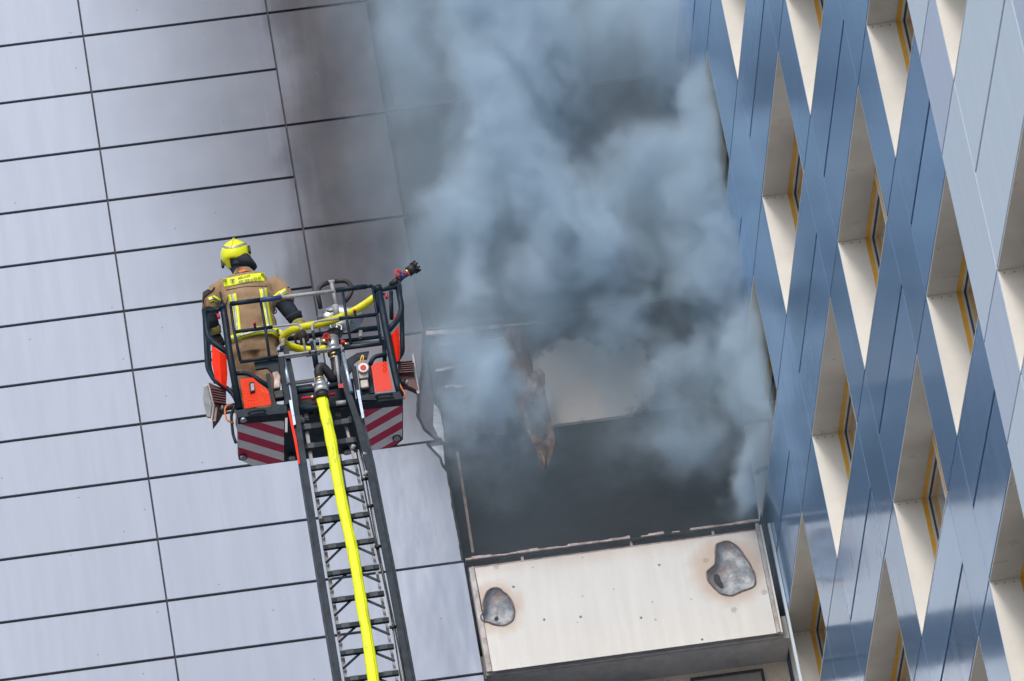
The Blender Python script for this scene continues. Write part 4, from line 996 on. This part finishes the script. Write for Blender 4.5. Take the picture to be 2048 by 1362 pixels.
# reflective tape and lettering laid onto the jacket
def bvh(o):
    me = o.data; return BVHTree.FromPolygons([v.co.copy() for v in me.vertices], [tuple(p_.vertices) for p_ in me.polygons])
BJ = bvh(jacket); BT = bvh(trousers)
def onto(px, py, lift=.006, tree=None):
    d = ray(px, py).normalized(); o0 = CAM+d*(DC-3)
    h = (tree or BJ).ray_cast(o0, d)
    if h[0] is None: return Q(px, py, -.16)
    return h[0]-d*lift
def tape(name, a, b_, w, mat, lift=.006, n=12, m=3, parent=None, hw=None):
    """strip between picture points a (list) with half width w px measured across"""
    P2 = [Vector(q) for q in a]; vs = []; pts_ = []
    for i in range(len(P2)-1):
        for j in range(n): pts_.append(P2[i].lerp(P2[i+1], j/n))
    pts_.append(P2[-1])
    for i, q in enumerate(pts_):
        t = (pts_[min(i+1, len(pts_)-1)]-pts_[max(i-1, 0)]).normalized(); s_ = Vector((-t.y, t.x))
        for k in range(m+1): 
            z_ = q+s_*w*(2*k/m-1); vs.append(onto(z_.x, z_.y, lift))
    mb_ = MB(); mb_.add(vs, [(i*(m+1)+k, i*(m+1)+k+1, (i+1)*(m+1)+k+1, (i+1)*(m+1)+k) for i in range(len(pts_)-1) for k in range(m)], smooth=True)
    o = mb_.build(name, M[mat], parent or jacket); md = o.modifiers.new('t', 'SOLIDIFY'); md.thickness = .003; md.offset = 0
    return o
def band(pts_, w, cw):
    t1 = tape('reflective_tape', pts_, None, w, 'neon', .006); tape('silver_stripe', pts_, None, cw, 'silver_tape', .011, parent=None)
tape('name_panel', [(447,566.5),(472,561),(500,555.5),(529,553.5)], None, 8.0, 'neon', .006, m=4)
band([(464,588),(470,620),(474,664)], 8.0, 2.6); band([(526,577),(531,610),(539,655)], 7.5, 2.4)
band([(463,679),(485,669),(515,661),(545,660),(561,668)], 7.5, 2.3)
band([(418,600),(428,596),(442,604)], 5.0, 1.6); band([(549,596),(560,587),(573,581)], 5.0, 1.6)
# hem cord
tape('hem_seam', [(462,690),(485,682),(515,676),(545,677),(560,683)], None, .8, 'glove', .004, m=1)
tape('back_seam', [(458,588),(452,610),(456,650),(462,690)], None, .5, 'glove', .003, m=1); tape('yoke_seam', [(452,580),(490,573),(535,572)], None, .5, 'glove', .003, m=1)
def write(txt, x0, y0, size, ang, name):
    cu = bpy.data.curves.new('t', 'FONT'); cu.body = txt; cu.size = size; cu.resolution_u = 3; cu.offset = .012*size
    o = bpy.data.objects.new('t', cu); COL.objects.link(o); dg = bpy.context.evaluated_depsgraph_get()
    me = bpy.data.meshes.new_from_object(o.evaluated_get(dg)); bpy.data.objects.remove(o)
    ca, sa = math.cos(ang), math.sin(ang)
    for v in me.vertices:
        X_, Y_ = v.co.x*.86, v.co.y; v.co = onto(x0+X_*ca+Y_*sa*-1*0+Y_*math.sin(ang)*.0, y0-X_*sa-Y_*ca, .013)
    me.name = name; me.materials.append(M['print']); return link(name, me, jacket)
write('BERLINER', 476, 559.0, 6.8, math.radians(12), 'lettering'); write('FEUERWEHR', 477, 568.0, 9.6, math.radians(11), 'lettering')
# round crest print beside the lettering: shield shape with a small crown
b = MB(); 
for k in range(14):
    a = 2*math.pi*k/14; q0 = (465+5.2*math.cos(a), 562+4.6*math.sin(a)); a2 = a+2*math.pi/14; q1 = (465+5.2*math.cos(a2), 562+4.6*math.sin(a2))
    b.bar(onto(*q0, .012), onto(*q1, .012), .0035, .002, (0,0,1))
sh = [(462.6,559.5),(467.4,558.6),(467.8,562.5),(465.4,565.6),(463,563.4)]
b.prism([onto(*q, .0125) for q in sh], (0, .001, 0)); b.build('crest_print', M['print'], jacket)
# striped marker behind the legs (boot reflector)
b = MB(); b.prism([Q(513,738,-.02), Q(519,738,-.02), Q(520,752,-.02), Q(514,752,-.02)], (0, .01, 0)); b.build('striped_patch', M['silver_tape'], pers)

# ================================================================== SMOKE
def smoke():
    base = MB(); base.box((-4.6, -3.2, rz(12)+.2), (-.02, .6, rz(-5)))
    o = base.build('smoke', [], label='thick pale grey smoke billowing up from the fire opening', kind='stuff')
    ng = bpy.data.node_groups.new('smoke', 'GeometryNodeTree')
    ng.interface.new_socket('Geometry', in_out='OUTPUT', socket_type='NodeSocketGeometry')
    nd = ng.nodes; L = ng.links
    def n(t, **kw):
        x_ = nd.new(t)
        for k, v in kw.items(): setattr(x_, k, v)
        return x_
    def setv(s_, v):
        if isinstance(v, bpy.types.NodeSocket): L.new(v, s_)
        else: s_.default_value = v
    def mt_(op, a, b_=0., c_=None, clamp=False):
        x_ = n('ShaderNodeMath', operation=op, use_clamp=clamp); setv(x_.inputs[0], a); setv(x_.inputs[1], b_)
        if c_ is not None: setv(x_.inputs[2], c_)
        return x_.outputs[0]
    def vm(op, a, b_):
        x_ = n('ShaderNodeVectorMath', operation=op); setv(x_.inputs[0], a); setv(x_.inputs[1], b_); return x_.outputs['Value'] if op == 'DISTANCE' else x_.outputs[0]
    def mr(v, a, b_, lo, hi, sm='SMOOTHSTEP'):
        x_ = n('ShaderNodeMapRange', interpolation_type=sm); 
        for i, q in enumerate((v, a, b_, lo, hi)): setv(x_.inputs[i], q)
        return x_.outputs[0]
    def noi(v, s_, d, r=.5, dist=0.):
        x_ = n('ShaderNodeTexNoise'); setv(x_.inputs['Vector'], v); x_.inputs['Scale'].default_value = s_; x_.inputs['Detail'].default_value = d; x_.inputs['Roughness'].default_value = r; x_.inputs['Distortion'].default_value = dist
        return x_
    P = n('GeometryNodeInputPosition').outputs[0]
    wv = noi(P, .75, 3).outputs['Color']; w1 = vm('SUBTRACT', wv, (.5, .5, .5)); w1 = vm('MULTIPLY', w1, (1.0, 1.0, 1.0)); pw = vm('ADD', P, w1)
    wv2 = noi(P, 2.6, 3).outputs['Color']; w2 = vm('MULTIPLY', vm('SUBTRACT', wv2, (.5, .5, .5)), (.62, .62, .62)); pw = vm('ADD', pw, w2); wv3 = noi(P, 7., 3).outputs['Color']; pw = vm('ADD', pw, vm('MULTIPLY', vm('SUBTRACT', wv3, (.5, .5, .5)), (.26, .26, .26)))
    tot = None
    for (px, py, y_, rx, rzz, amp) in SMOKE:
        c_ = PY(px, py, y_); s3 = (160./rx, 1/1.15, 160./rzz)
        q = vm('MULTIPLY', pw, s3); d = vm('DISTANCE', q, (c_.x*s3[0], c_.y*s3[1], c_.z*s3[2]))
        f = mr(d, 0., 1.25, amp, 0.)
        tot = f if tot is None else (mt_('ADD', tot, f))
    f1 = noi(vm('MULTIPLY', pw, (1.1, 1., .7)), 1.35, 9, .62).outputs[0]
    bill = mr(f1, .40, .62, .1, 1.8, 'LINEAR')
    dens = mt_('MULTIPLY', tot, bill)
    dens = mt_('MAXIMUM', mt_('SUBTRACT', dens, .015), 0.)
    sp = n('ShaderNodeSeparateXYZ'); L.new(pw, sp.inputs[0]); X_, Y_, Z_ = sp.outputs
    veil = mt_('MULTIPLY', mr(X_, BAYX-.9, BAYX+.5, 0., 1.), mt_('MULTIPLY', mr(Y_, -1.5, -.6, 0., 1.), mr(Z_, rz(10)-.1, rz(5), .022, .15)))
    dens = mt_('ADD', dens, veil)
    # keep it out of the wall left of the bay and inside the room
    sx_ = n('ShaderNodeSeparateXYZ'); L.new(P, sx_.inputs[0])
    vc = n('GeometryNodeVolumeCube')
    setv(vc.inputs['Density'], dens); vc.inputs['Background'].default_value = 0
    lo = Vector((-5.4, -3.2, rz(12)+.2)); hi = Vector((-.01, .7, rz(-5)))
    vc.inputs['Min'].default_value = lo; vc.inputs['Max'].default_value = hi
    vx = .032
    for k, nm in enumerate(('Resolution X', 'Resolution Y', 'Resolution Z')): vc.inputs[nm].default_value = int((hi[k]-lo[k])/vx)
    sm_ = NT('smoke'); sm_.t.nodes.remove(sm_.b)
    pv = sm_.n('VolumePrincipled'); pv.inputs['Color'].default_value = SM_COL; pv.inputs['Density'].default_value = SM_D; pv.inputs['Anisotropy'].default_value = .1
    sm_.t.links.new(pv.outputs[0], sm_.out.inputs['Volume'])
    smt = n('GeometryNodeSetMaterial'); smt.inputs['Material'].default_value = sm_.mat
    L.new(vc.outputs[0], smt.inputs[0]); go = n('NodeGroupOutput'); L.new(smt.outputs[0], go.inputs[0])
    md = o.modifiers.new('smoke', 'NODES'); md.node_group = ng
    o.data.materials.append(sm_.mat)
    return o
smoke()
